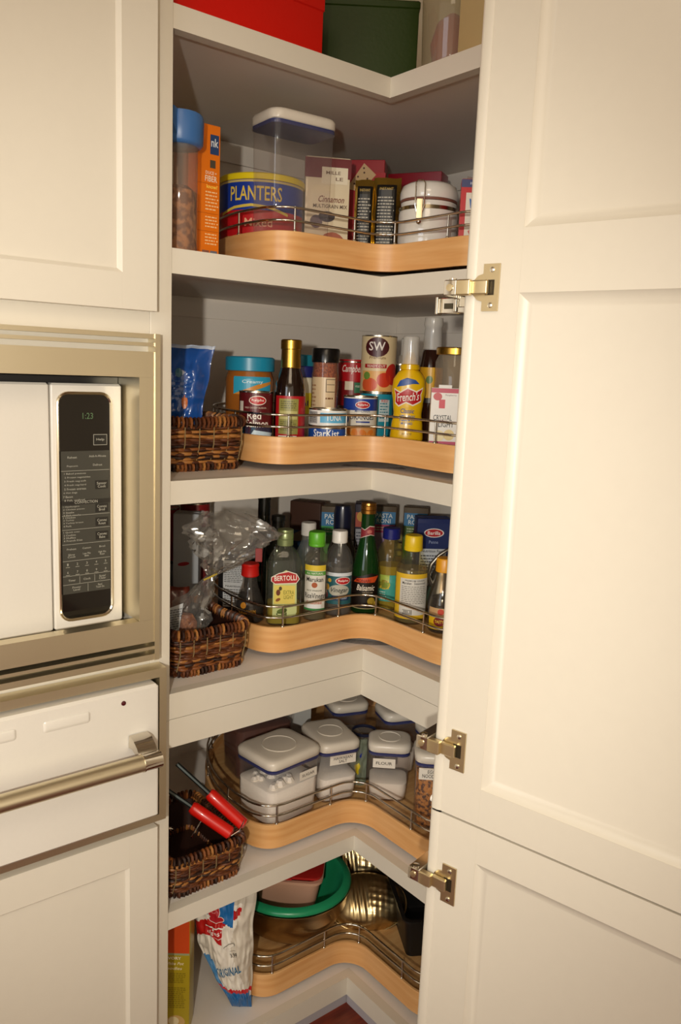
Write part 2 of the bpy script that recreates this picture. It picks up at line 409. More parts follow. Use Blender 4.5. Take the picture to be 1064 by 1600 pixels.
# ------------------------------------------------------------------ oven cabinet on the left
oc = thing('oven_cabinet', 'cream painted tall cabinet around the microwave and warming drawer', 'cabinet', (-.85, 0, ZF))
def ocb(n, x0, x1, y0, y1, z0, z1, ch=.0):
    g = G(); g.box(x0+.85, x1+.85, y0, y1, z0-ZF, z1-ZF, PAINT, ch); return g.build(n, oc, sm=ch > 0)
XL, XR = -1.17, -.4450
ocb('rail', XL+.02, XR-.006, 0, .018, 1.27, 1.345); ocb('rail', XL+.02, XR-.006, 0, .018, .775, .815); ocb('rail', XL+.02, XR-.006, 0, .018, .50, .56)
ocb('side_panel', XR-.016, XR-.0002, .02, .5, ZF, 1.95); ocb('side_panel', XL, XL+.018, .02, .5, ZF, 1.95)
ocb('stile', XR-.006, XR, 0, .018, ZF, 1.95); ocb('stile', XL-.03, XL+.02, 0, .018, ZF, 1.95); ocb('back_panel', XL, XR, .5, .512, ZF, 1.95)
ocb('shelf', XL+.02, XR-.02, .02, .49, .80, .815); ocb('shelf', XL+.02, XR-.02, .02, .49, 1.285, 1.30); ocb('shelf', XL+.02, XR-.02, .02, .49, .505, .52)
e = bpy.data.objects.new('upper_door', None); COL.objects.link(e); e.parent = oc; e.location = (XL+.85+.0, -.0215, -ZF)
panel_door(e, XR+.0012-XL, 1.3293, 1.95, [(1.3785, 1.90)], .052, .006, .006, name='door_frame', wr=.052)
e = bpy.data.objects.new('lower_door', None); COL.objects.link(e); e.parent = oc; e.location = (XL+.85+.0, -.0215, -ZF)
panel_door(e, XR+.0045-XL, ZF+.06, .5192, [(.02, .4640)], .048, .005, .006, name='door_frame', wr=.048)

# ------------------------------------------------------------------ microwave
mw = thing('built_in_microwave', 'white built in microwave with black keypad in a brushed steel trim frame', 'microwave', (-.80, 0, .79))
OX, OZ = .80, -.79
def mb(n, x0, x1, y0, y1, z0, z1, m, ch=0., par=None):
    g = G(); g.box(x0+OX, x1+OX, y0, y1, z0+OZ, z1+OZ, m, ch); return g.build(n, par or mw, sm=ch > 0)
DARK = M('#121317', .3); yf = -.022
mb('trim_frame', -.4475, -.4395, yf-.002, -.0005, .8035, 1.2972, STEEL)
mb('trim_frame', -1.155, -1.147, yf-.002, -.0005, .8035, 1.2972, STEEL)
mb('trim_frame', -1.147, -.4476, yf, -.0005, 1.2905, 1.2970, STEEL)
mb('louver', -1.147, -.4476, yf, -.0005, 1.2795, 1.2845, STEEL)
mb('trim_frame', -1.147, -.4476, yf, -.0005, 1.2350, 1.2715, STEEL)
mb('trim_frame', -.4715, -.4476, yf, .10, .8690, 1.2349, STEEL)
mb('trim_frame', -1.147, -1.123, yf, .10, .8690, 1.2349, STEEL)
mb('trim_frame', -1.147, -.4476, yf, -.0005, .8330, .8688, STEEL)
mb('louver', -1.147, -.4476, yf, -.0005, .8210, .8258, STEEL)
mb('trim_frame', -1.147, -.4476, yf, -.0005, .8035, .8130, STEEL)
mb('ledge', -1.123, -.4717, -.0005, .10, .850, .8555, STEEL)
mb('louver_backing', -1.147, -.4476, .019, .023, 1.2349, 1.2905, DARK); mb('louver_backing', -1.147, -.4476, .019, .023, .813, .833, DARK)
mb('microwave_body', -1.121, -.4722, .052, .44, .856, 1.232, DARK)
mb('microwave_door', -1.118, -.5835, .030, .051, .8580, 1.2225, APPL, .003)
mp = mb('control_panel', -.5815, -.4755, .030, .051, .8580, 1.2225, APPL, .003)
# keypad: chrome ring + black glass + print
def rrxz(cx, cz, w, h, r, y, n=5): return [(cx+a, y, cz+b) for a, b, _ in rr(w, h, r, 0, n)]
cxk, czk = -.5325+OX, 1.0402+OZ
g = G(); g.loft([rrxz(cxk, czk, .084, .342, .018, .0299), rrxz(cxk, czk, .083, .341, .018, .0278), rrxz(cxk, czk, .079, .337, .016, .0270), rrxz(cxk, czk, .075, .333, .014, .0292)], M('#d8cdb8', .12, 1.), (False, False)); g.build('keypad_bezel', mp)
g = G(); g.loft([rrxz(cxk, czk, .0755, .3335, .0145, .0294), rrxz(cxk, czk, .0750, .333, .0145, .0290)], M('#0e0d0c', .06, coat=.6), (False, True)); g.build('keypad_glass', mp)
P = Print(); GY = '#3a3932'; LT = '#9a988c'
P.rect(-.0365, -.128, .0365, .085, GY, 1).rect(-.0365, .006, .0365, .013, '#1d1b17', 2).text('CONVECTION', 0, .0095, .035, .0042, LT, 3)
P.rect(.012, .093, .033, .109, LT, 2).rect(.0128, .0938, .0322, .1082, '#15130f', 3).text('Help', .0225, .101, .012, .0045, LT, 4)
P.text('1:23', .004, .136, .016, .009, '#4d6647', 3)
for t, u, v, wd in (('Reheat', -.02, .076, .014), ('Add-A-Minute', .018, .077, .026), ('Popcorn', -.02, .063, .016), ('Defrost', .018, .064, .014)): P.text(t, u, v, wd, .0032, LT)
for v in (.056, -.010, -.031, -.053, -.078, -.101, -.114): P.rect(-.0365, v, .0365, v+.0006, LT, 3)
for v in (-.0555,): pass
items = ['1 Baked potatoes', '2 Frozen vegetables', '3 Fresh veg-soft', '4 Fresh veg-hard', '5 Frozen entrees', '6 Hot dogs', '7 Bacon', '8 Fish, seafood']
for i, t in enumerate(items): P.text(t, -.0355+.0115*len(t)/9.5, .052-i*.0056, .0023*len(t)*.62+.002*0+len(t)*.0006, .0031, LT)
for v, t in ((.034, 'Sensor\nCook'), (-.001, 'Convec\nBroil'), (-.022, 'Convec\nRoast'), (-.043, 'Convec\nBake')):
    P.rect(.014, v-.0065, .034, v+.0065, '#1d1b17', 2).text(t, .024, v, .015, .0088, LT, 4)
for i, v0 in enumerate((.0035, -.0125, -.0345)):
    for j, t in enumerate((('1 Hamburgers', '2 Chicken pieces', '3 Steaks', '4 Fish steaks'), ('1 Chicken', '2 Turkey', '3 Turkey breast', '4 Pork'), ('1 Quick oven', '2 Cookies', '3 Muffins', '4 French fries'))[i]):
        P.text(t, -.0355+.0010*len(t)+.001, v0-j*.0042, .0020*len(t), .0027, LT)
for t, u, v, wd in (('Preheat', -.023, -.060, .014), ('Custom', 0, -.060, .013), ('Broil', .024, -.060, .009)): P.text(t, u, v, wd, .0028, LT)
for t, u in (('Slow\nCook', -.023), ('Low Mix\nBake', 0), ('High Mix\nRoast', .024)): P.text(t, u, -.070, .012, .0062, LT)
for r_ in range(2):
    for c_ in range(5):
        d = (r_*5+c_+1) % 10; P.text(str(d), -.029+c_*.0145, -.083-r_*.012, .0022, .0035, LT).rect(-.032+c_*.0145, -.0875-r_*.012, -.026+c_*.0145, -.0868-r_*.012, LT, 3)
for t, u in (('Timer', -.023), ('Clock', 0), ('Stop/\nClear', .024)): P.text(t, u, -.1075, .011, .0032 if len(t) < 6 else .0068, LT)
for t, u in (('Power\nLevel', -.016), ('Start/\nTouch On', .02)): P.text(t, u, -.1205, .013, .0068, LT)
for u in (-.0115, .0115): P.rect(u, -.113, u+.0006, -.1025, LT, 3)
P.rect(.001, -.127, .0016, -.115, LT, 3)
P.build(mp, lambda u, v, o: (cxk+u, .0289-o, czk+v), name='keypad_print')

# ------------------------------------------------------------------ warming drawer
wd = thing('warming_drawer', 'white warming drawer with steel frame and round bar handle under the microwave', 'drawer', (-.80, 0, .53))
OX, OZ = .80, -.53
def wb(n, x0, x1, y0, y1, z0, z1, m, ch=0.): 
    g = G(); g.box(x0+OX, x1+OX, y0, y1, z0+OZ, z1+OZ, m, ch); return g.build(n, wd, sm=ch > 0)
FX1 = -.4300
wb('steel_frame', -1.165, FX1, -.030, -.0015, .7765, .7905, STEEL); wb('steel_frame', -1.165, FX1, -.030, -.0015, .5345, .5455, STEEL)
wb('steel_frame', FX1-.012, FX1, -.030, -.0015, .5456, .7764, STEEL); wb('steel_frame', -1.165, -1.153, -.030, -.0015, .5456, .7764, STEEL)
wb('drawer_box', -1.150, FX1-.0135, -.0012, .42, .547, .775, DARK)
fr = wb('drawer_front', -1.145, FX1-.0185, -.042, -.0045, .5505, .7715, APPL, .004)
g = G(); g.lathe([(.0038, 0), (.0034, .0012), (0.0008, .002)], M('#4a1018', .2), 14); o = g.build('indicator_light', wd); o.location = (-.5065+OX, -.0421, .753+OZ); o.rotation_euler = (R(90), 0, 0)
for x0, x1 in ((-.626, -.558), (-.73, -.663), (-.83, -.765)):
    g = G(); g.loft([rrxz((x0+x1)/2+OX, .7445+OZ, x1-x0, .017, .004, -.0421), rrxz((x0+x1)/2+OX, .7455+OZ, x1-x0-.004, .013, .003, -.0436), rrxz((x0+x1)/2+OX, .746+OZ, x1-x0-.008, .009, .002, -.0440)], APPL, (False, True)); g.build('vent_emboss', wd)
g = G(); yb, zb = -.085, .672
g.tube([(x+OX, yb, zb+OZ) for x in (-1.11, -.9, -.7, -.497)], .0125, STEEL, 20); hb = g.build('handle_bar', wd)
for xa, xb in ((-.497, -.468), (-1.14, -1.11)):
    g = G(); g.tube([(x+OX, yb, zb+OZ) for x in (xa, xa+.002, xa+.0021, xb-.002, xb)], .0128, CHROME, 20, rf=lambda t: 1.08 if t < .3 else 1.0)
    x0, x1 = (xa+.004, xb-.001)
    ring = []
    for y, z, h in ((-.0422, .700, .020), (-.055, .699, .017), (-.070, .690, .014), (-.080, .678, .010)):
        ring.append([(x0+OX-.006, y, z-h+OZ), (x1+OX, y, z-h+OZ), (x1+OX, y-.002, z+OZ), (x0+OX-.006, y-.002, z+OZ)])
    g.loft(ring, CHROME); g.build('handle_post', wd, ang=30)

#ITEMS
# ================================================================== FOOD AND KITCHEN THINGS
FACE = -41                                                   # most packages look straight out of the notch
ZT = {k: v[0]+.0422 for k, v in ZS.items()}                 # top of each tray board
ZB = {k: v[0]+.0002 for k, v in ZS.items()}                 # bare shelf
def can(name, label, cat, x, y, z, r, h, body, pr, rot=FACE, group=None, lidm=None, band=True):
    t = thing(name, label, cat, (x, y, z), rot, group)
    G().lathe([(r-.0025, 0), (r-.001, .001), (r-.001, .003), (r-.0012, h-.003), (r-.0012, h-.002)], M(body, .3, coat=.25), 36).build('can_body', t)
    g = G(); lm = lidm or TINM
    g.lathe([(r-.002, h-.003), (r, h-.0025), (r, h), (r-.002, h), (r-.003, h-.004), (r*.7, h-.004), (r*.68, h-.0035), (0.001, h-.0035)], lm, 36); g.build('rim', t)
    g = G(); g.lathe([(r-.003, 0.0001), (r, .0002), (r, .0026), (r-.0012, .003)], lm, 36, cap=(False, False)); g.build('rim', t)
    if pr: pr.build(t, cyl(r-.001), .004)
    return t
def bottle(name, label, cat, x, y, z, prof, glass, capp, capm, pr=None, liq=None, lev=0, rot=FACE, seg=28, sq=None, lsurf=None, rm=None, group=None):
    t = thing(name, label, cat, (x, y, z), rot, group)
    def rings(pf, k=1., ins=0):
        if sq:
            return [[(a, b, c) for a, b, c in rr(2*max(.001, r*1.0-ins), 2*max(.001, r*sq-ins) if r > sq_n else 2*max(.001, r-ins), r*.45 if r > sq_n else r, zz, 6)] for r, zz in pf]
        return None
    sq_n = prof[-1][0]*1.3 if sq else 0
    g = G()
    if sq: g.loft(rings(prof), glass, (True, False))
    else: g.lathe(prof, glass, seg, cap=(True, False))
    g.build('bottle', t, ang=60)
    if liq:
        lp = [(max(.002, r-.0022), max(zz, .003)) for r, zz in prof if zz < lev]; lp = [p for i, p in enumerate(lp) if i == 0 or p[1] > lp[i-1][1]+1e-5 or p[0] != lp[i-1][0]]
        lp.append((max(.002, prof_r(prof, lev)-.0022), lev))
        g = G()
        if sq: g.loft(rings(lp), liq)
        else: g.lathe(lp, liq, seg)
        g.build('liquid', t, ang=60)
    if capp:
        g = G(); n = 40 if isinstance(capm, tuple) else seg; cm = capm[0] if isinstance(capm, tuple) else capm
        g.lathe(capp, cm, n); g.build('cap', t, ang=30)
    if pr:
        rm = rm or max(r for r, _ in prof)
        pr.build(t, lsurf or psurf(prof, rm), .004, vcut=.006)
    return t
def carton(name, label, cat, x, y, z, w, d, h, body, front=None, left=None, right=None, rot=0, tilt=0, group=None, topc=None):
    t = thing(name, label, cat, (x, y, z), (R(tilt), 0, R(rot)) if tilt else rot, group)
    g = G(); g.box(-w/2, w/2, -d/2, d/2, 0, h, M(body, .35, coat=.15), .0012); g.build('carton_body', t, ang=25)
    g = G(); g.box(-w/2+.001, w/2-.001, -.0006, .0006, h, h+.0006, M(topc or body, .5)); g.build('top_flap', t, sm=False)
    if front: front.build(t, flat(d/2))
    if left: left.build(t, sideL(w/2), name='side_print')
    if right: right.build(t, sideR(w/2), name='side_print')
    return t
def keeper(label, x, y, z, w, d, h, rot, fill=None, fh=0, pr=None, side=None, group='square lidded kitchen containers', btn=.3, name='food_container', fillname='contents'):
    t = thing(name, label, 'container', (x, y, z), rot, group)
    hb = h-.026; r = .016
    g = G(); g.loft([rr(w-.018, d-.018, r*.8, .0), rr(w-.012, d-.012, r, .003), rr(w-.008, d-.008, r, hb*.5), rr(w-.006, d-.006, r, hb-.006), rr(w-.001, d-.001, r, hb), rr(w-.001, d-.001, r, hb+.004)], CLEAR, (True, False)); g.build('clear_body', t, ang=50)
    g = G(); g.loft([rr(w-.010, d-.010, r, hb-.001), rr(w-.003, d-.003, r, hb), rr(w-.003, d-.003, r, hb+.006), rr(w-.010, d-.010, r, hb+.0065)], NAVY); g.build('seal', t)
    g = G(); r2 = .02; g.loft([rr(w-.006, d-.006, r2, hb+.0062), rr(w, d, r2, hb+.008), rr(w+.001, d+.001, r2, hb+.019), rr(w-.004, d-.004, r2, hb+.0235), rr(w-.014, d-.014, r2, hb+.0255), rr(w-.03, d-.03, r2*.7, hb+.026)], LIDW); lid = g.build('lid', t, ang=60)
    b = min(w, d)*btn
    g = G(); g.lathe([(b, hb+.0255), (b, hb+.0268), (b-.0012, hb+.0275), (b-.0022, hb+.0262), (.001, hb+.0262)], LIDW, 32, cap=(False, False)); g.build('push_button', lid)
    if fill:
        g = G(); g.loft([rr(w-.024, d-.024, r, .002), rr(w-.015, d-.015, r, .005), rr(w-.0105, d-.0105, r, fh*.6), rr(w-.0100, d-.0100, r, fh-.001), rr(w-.013, d-.013, r, fh), rr(w*.5, d*.5, r, fh+.003)], fill); g.build(fillname, t, ang=60)
    if pr: pr.build(t, flat(d/2-.0032))
    if side: side.build(t, sideL(w/2-.0032))
    return t
def wob(p, s, a): return noise.noise(Vector(p)*s)*a

# ---------------- top shelf, above eye level
z = ZB['s1']
def gift(label, x, y, w, d, h, hx, rot, lidz):
    t = thing('storage_box', label, 'box', (x, y, z), rot)
    m = M(hx, .42, bump=.25, bs=150); m.node_tree.nodes['Principled BSDF'].inputs['Specular IOR Level'].default_value = .22
    g = G(); g.box(-w/2+.002, w/2-.002, -d/2+.002, d/2-.002, 0, h-.004, m, .002); g.build('box_body', t)
    g = G(); g.box(-w/2, w/2, -d/2, d/2, lidz, h, m, .003); g.build('box_lid', t)
    return t
gift('glossy red lidded box on the topmost shelf, at its left', -.262, .155, .28, .25, .14, '#c81408', 0, .075)
gift('glossy dark green box on the topmost shelf, above the inner corner', .080, .180, .20, .20, .16, '#26380a', -38, .145)
carton('black_box', 'black box squeezed between the red box and the green box', 'box', -.088, .200, z, .030, .16, .14, '#0c0c0a', rot=0)
t = thing('glass_vase', 'clear glass vase with a red shape inside, on the topmost shelf', 'vase', (.075, -.065, z), 0)
G().lathe([(.045, 0), (.048, .004), (.052, .12), (.058, .20)], GL('#d8d0b8', .22), 30, cap=(True, False)).build('vase_glass', t, ang=70)
G().lathe([(.012, .006), (.030, .02), (.036, .05), (.026, .085), (.008, .10)], M('#b03a22', .4), 20).build('red_filling', t)
carton('cream_box', 'narrow cream coloured box at the right end of the topmost shelf', 'box', .060, -.150, z, .05, .06, .20, '#b8a070', rot=0)

# ---------------- first tray shelf
z = ZB['s2']
t = thing('cereal_dispenser', 'tall clear cereal dispenser with a blue pouring lid, left of the orange carton', 'container', (-.362, .072, z), -50)
g = G(); g.loft([rr(.050, .050, .02, 0), rr(.056, .056, .024, .004), rr(.056, .056, .024, .15), rr(.062, .062, .026, .185)], GL('#e9dccd', .12), (True, False)); g.build('clear_body', t, ang=70)
CER = speckle('cereal', '#7a4a2c', '#c08a5c', 90)
g = G(); g.loft([rr(.046, .046, .018, .003), rr(.051, .051, .02, .006), rr(.051, .051, .02, .095), rr(.03, .03, .012, .103)], CER); g.build('cereal', t)
BLU = M('#3f6fae', .35)
g = G(); g.loft([rr(.064, .064, .028, .160), rr(.070, .070, .03, .165), rr(.074, .074, .034, .196), rr(.070, .070, .03, .206), rr(.05, .05, .02, .209)], BLU)
l = g.build('lid', t, ang=60)
g = G(); g.loft([[(-.012, -.028, .162), (.012, -.028, .162), (.012, -.026, .205), (-.012, -.026, .205)], [(-.009, -.046, .185), (.009, -.046, .185), (.011, -.046, .207), (-.011, -.046, .207)]], BLU); g.build('spout', l)
P = Print().rect(.010, .168, .026, .198, '#27406e', 2).text('nk', .018, .186, .013, .013, '#dfe4ea').rect(.010, .147, .020, .159, '#4a4438', 2)
P.text('DUCE +', .012, .139, .02, .005, '#efe0c8').text('FIBER', .012, .130, .022, .009, '#efe0c8').text('know?', .014, .118, .02, .006, '#ffe05a').rect(-.02, .122, .027, .1225, '#9a4a10').rect(-.02, .076, .027, .0765, '#9a4a10').rect(-.02, .048, .027, .0485, '#9a4a10')
P.lines(.002, .080, .026, .112, 6, '#f4c890', seg if False else 3).lines(.002, .053, .026, .073, 4, '#f4c890').lines(.002, .026, .026, .046, 4, '#f4c890').rect(-.003, .004, .010, .018, '#8a5a4a', 2).rect(.012, .004, .025, .018, '#6a6a78', 2)
carton('food_carton', 'tall bright orange food carton behind the clear cereal dispenser', 'carton', -.302, .125, z, .058, .05, .213, '#e5760f', P, rot=0)
z = ZT['s2']
P = Print().rect(-.11, .004, .11, .058, '#b8141c', 1).rect(-.11, .058, .11, .108, '#17389a', 1).rect(-.11, .098, .11, .101, '#cbb870', 2)
P.poly([(-.062, .052), (-.03, .060), (0, .063), (.03, .060), (.062, .052), (.062, .056), (.03, .064), (0, .067), (-.03, .064), (-.062, .056)], '#d8c050', 2)
P.text('PLANTERS', .006, .082, .088, .021, '#e2c552', 3).text('Mixed', .012, .040, .045, .012, '#e8b090', 3).text('UNSALTED', .018, .016, .055, .010, '#f0d8c8', 3)
P.ell(-.045, .012, .018, .009, '#c08a50').ell(.052, .010, .012, .009, '#c89860').ell(.066, .012, .010, .008, '#b87f48')
P.it = [([(x*1.13, y*1.2) for x, y in p_], f_, h_, l_) for p_, f_, h_, l_ in P.it]
t = can('nut_can', 'wide blue and red peanut can with a yellow plastic rim', 'can', -.1035, .235, z, .079, .132, '#17389a', P, rot=-47)
G().lathe([(.0790, .122), (.0807, .123), (.0807, .132), (.0785, .134), (.004, .134)], M('#e5cf1a', .35), 40).build('yellow_lid', t)
# tall clear container, front face towards -y
keeper('tall empty clear container with a white lid, in front of the peanut can', -.122, .110, z, .131, .090, .219, -4, btn=.3)
P = Print().rect(-.0445, .150, .0445, .186, '#6e1420', 1).rect(-.012, .140, .038, .170, '#e6dcc4', 2).rect(-.011, .141, .037, .1415, '#4a2a1c').rect(-.011, .1685, .037, .169, '#4a2a1c').text('MILLE', .010, .160, .028, .006, '#6a4a34').text('LE', .022, .149, .014, .006, '#6a4a34')
P.text('Cinnamon', .008, .112, .050, .012, '#7a4030', sk=.3).text('MULTIGRAIN MIX', .006, .099, .066, .007, '#5c4636')
P.ell(.0, .080, .016, .010, '#3a3038').ell(-.02, .07, .012, .012, '#5a4a58').ell(.012, .03, .025, .022, '#a4553a', 2).ell(.03, .018, .014, .014, '#b87450', 3).ell(-.022, .02, .02, .016, '#c8924c', 3)
carton('mix_carton', 'cream baking mix carton with dark red top behind the tall clear container', 'carton', .012, .186, z, .085, .03, .188, '#e0d2b4', P, rot=-30)
def packet(label, x, y, w, h, rot, g_):
    t = thing('foil_packet', label, 'packet', (x, y, z), rot, 'black and gold foil packets')
    n, mrow = 9, 14; vs = []; fs = []
    for s in (-1, 1):
        for j in range(mrow+1):
            for i in range(n+1):
                u = i/n*2-1; v = j/mrow
                th = .013*(1-u**4)*min(1, 5*v, 7*(1-v))
                vs.append((u*w/2, s*(th+.0005)+wob((u*2+x*90, v*7, s), 1.3, .003), v*h+wob((u, v, 3+x*50), 2, .003)*(v > .9)))
    N = (n+1)*(mrow+1)
    gg = G()
    for s in (0, 1):
        for j in range(mrow):
            for i in range(n):
                a = s*N+j*(n+1)+i; q = (a, a+1, a+n+2, a+n+1); fs.append(q if s == 0 else q[::-1])
    gg.add(vs, fs, M('#a98a3a', .22, .9)); gg.build('foil_pouch', t, ang=60)
    P = Print().rect(-w*.36, .006, w*.36, h-.014, '#0c0a08', 1).lines(-w*.31, .03, w*.31, h-.035, 15, '#a8a294', 3, seed=int(w*1e4)).text('INSTANT', 0, h-.022, w*.5, .005, '#b89a50')
    P.lines(-w*.31, .009, w*.31, .026, 3, '#a8a294', 3)
    P.build(t, lambda u, v, o: (u, -(.0145*(1-(2*u/w)**4)*min(1, 5*v/h, 7*(1-v/h)))-.0012-o*2-.0015, v), .005, 'printed_label', .01)
    return t
packet('narrower black and gold foil packet, left of its twin by the white crock', .059, .125, .040, .149, -43, 0)
packet('wider black and gold foil packet leaning beside the white crock', .087, .094, .052, .152, -46, 0)
P = Print().rect(-.06, .0, .06, .20, '#b81420', 1).poly([(-.022, .168), (.014, .219), (.040, .196), (.010, .162)], '#dcb887', 2)
for a, b in ((-.005, .178), (.002, .192), (.015, .200), (.022, .188), (.008, .180), (.014, .209)): P.ell(a, b, .002, .002, '#5a3018', 3)
P.poly([(-.055, .12), (-.035, .2), (-.028, .2), (-.045, .12)], '#efe6dc', 2).poly([(-.044, .12), (-.024, .2), (-.018, .2), (-.036, .12)], '#221210', 2)
carton('cookie_box', 'red cookie box with a speckled cookie wedge printed on it, behind the packets', 'carton', .172, .285, z, .115, .05, .226, '#a81420', P, rot=-48)
P = Print().rect(-.022, .125, .022, .176, '#dcc08a', 1).rect(-.018, .13, .018, .17, '#c8a468', 2)
carton('red_carton', 'plain dark red carton right of the cookie box, top seen from below', 'carton', .288, .225, z, .12, .05, .212, '#8c1020', None, left=None, right=P, rot=-62)
# crock
t = thing('clamp_top_crock', 'white ceramic crock with a wire clamp lid on the uppermost tray', 'jar', (.118, .012, z), -44)
CER2 = M('#e0dbd2', .12, coat=.5)
G().lathe([(.044, 0), (.050, .004), (.0545, .03), (.0545, .078), (.051, .092), (.0515, .098), (.050, .099)], CER2, 40).build('crock_body', t, ang=45)
G().lathe([(.0525, .1035), (.0535, .106), (.0535, .116), (.050, .127), (.040, .133), (.018, .136), (.001, .1365)], CER2, 40).build('crock_lid', t, ang=45)
G().lathe([(.050, .099), (.0520, .0995), (.0520, .103), (.050, .1035)], M('#7a4a3a', .6), 40, cap=(False, False)).build('rubber_seal', t)
G().lathe([(.0528, .083), (.0546, .083), (.0546, .0895), (.0528, .0895)], M('#b8ac90', .2, 1.), 40, cap=(False, False)).build('metal_band', t)
g = G()
for s in (-1, 1): g.tube([(-.016+s*.008, -.0555, .126), (-.016+s*.008, -.0590, .112), (-.016+s*.008, -.0590, .086), (-.016+s*.004, -.0588, .072)], .0012, CHROME, 6)
g.tube([(-.024, -.0555, .126), (-.020, -.052, .131), (-.012, -.052, .131), (-.008, -.0555, .126)], .0012, CHROME, 6)
g.box(-.0215, -.0105, -.0606, -.0590, .064, .098, NICKEL, .0006); g.build('wire_clamp', t)
g = G(); g.lathe([(.001, -.005), (.004, -.003), (.005, 0), (.004, .003), (.001, .005)], CHROME, 14, (-.016, -.0620)); o = g.build('clamp_knob', t); o.location.z = .058
P = Print().rect(-.035, .0, .035, .126, '#c01c22', 1).rect(-.035, .113, .035, .126, '#39406e', 2).rect(-.026, .008, .035, .104, '#e0d6c6', 2).text('INSTANT', .0, .1195, .04, .004, '#c8ccd8').ell(.002, .106, .006, .005, '#e8e0d8', 3).text('Milk', -.004, .088, .030, .016, '#1c5fa8', 4, tilt=8).text('TOFFEE', -.003, .066, .028, .010, '#3a3430', 4).poly([(-.022, .072), (-.006, .078), (.0, .072)], '#c8303a', 3).poly([(-.02, .04), (.0, .052), (.012, .03), (-.01, .02)], '#c05a50', 3)
carton('milk_carton', 'red and white drink mix carton beside the white crock, cut by the open door', 'carton', .135, -.100, z, .07, .035, .127, '#c01c22', P, rot=-44)
bottle('blue_cap_bottle', 'clear bottle with a blue cap behind the red and white drink carton', 'bottle', .262, -.062, z, [(.03, 0), (.033, .004), (.033, .12), (.024, .15), (.012, .165), (.012, .185)], GL('#aab8d0', .25), [(.014, .172), (.015, .173), (.015, .198), (.012, .2)], M('#1f55a8', .35))
# zip bag
def sheetbag(name, label, cat, x, y, z, w, h, th, rot, mat, seed=1, top=.5, crumple=.006, tilt=0, fill=None):
    t = thing(name, label, cat, (x, y, z), rot if not tilt else (R(tilt), 0, R(rot)))
    n, mr = 16, 20; vs = []; fs = []
    for s in (-1, 1):
        for j in range(mr+1):
            for i in range(n+1):
                u = i/n*2-1; v = j/mr
                T = th*math.sqrt(max(0, 1-u*u))*(1-v*(1-top))*min(1, 6*v+.3)
                T *= 1 if v < .97 else .2
                cr = wob((u*3+seed*7, v*6, s*2), 1.1, crumple)+wob((u*9+seed, v*15, s*4), 1.2, crumple*.4)
                vs.append((u*w/2*(1+wob((v*4, seed, 0), 1, .05)), s*(T+.0006)+cr*(1 if abs(u) < .99 else .3), v*h+wob((u*3, seed, 1), 1, .006)*(v > .5)))
    N = (n+1)*(mr+1)
    for s in (0, 1):
        for j in range(mr):
            for i in range(n):
                a = s*N+j*(n+1)+i; q = (a, a+1, a+n+2, a+n+1); fs.append(q if s == 0 else q[::-1])
    g = G(); g.add(vs, fs, mat); o = g.build('bag_film', t, ang=50)
    return t
b = sheetbag('zip_bag', 'clear zip bag with a mauve seal strip beside the white crock', 'bag', .196, -.066, z, .085, .150, .012, -44, GL('#e8dcd8', .10, .12), 3)
g = G(); g.tube([(-.040, -.001, .132), (-.01, -.002, .137), (.02, -.003, .146), (.042, -.002, .153)], .0012, M('#9a7a9a', .3), 6); g.build('zip_strip', b)

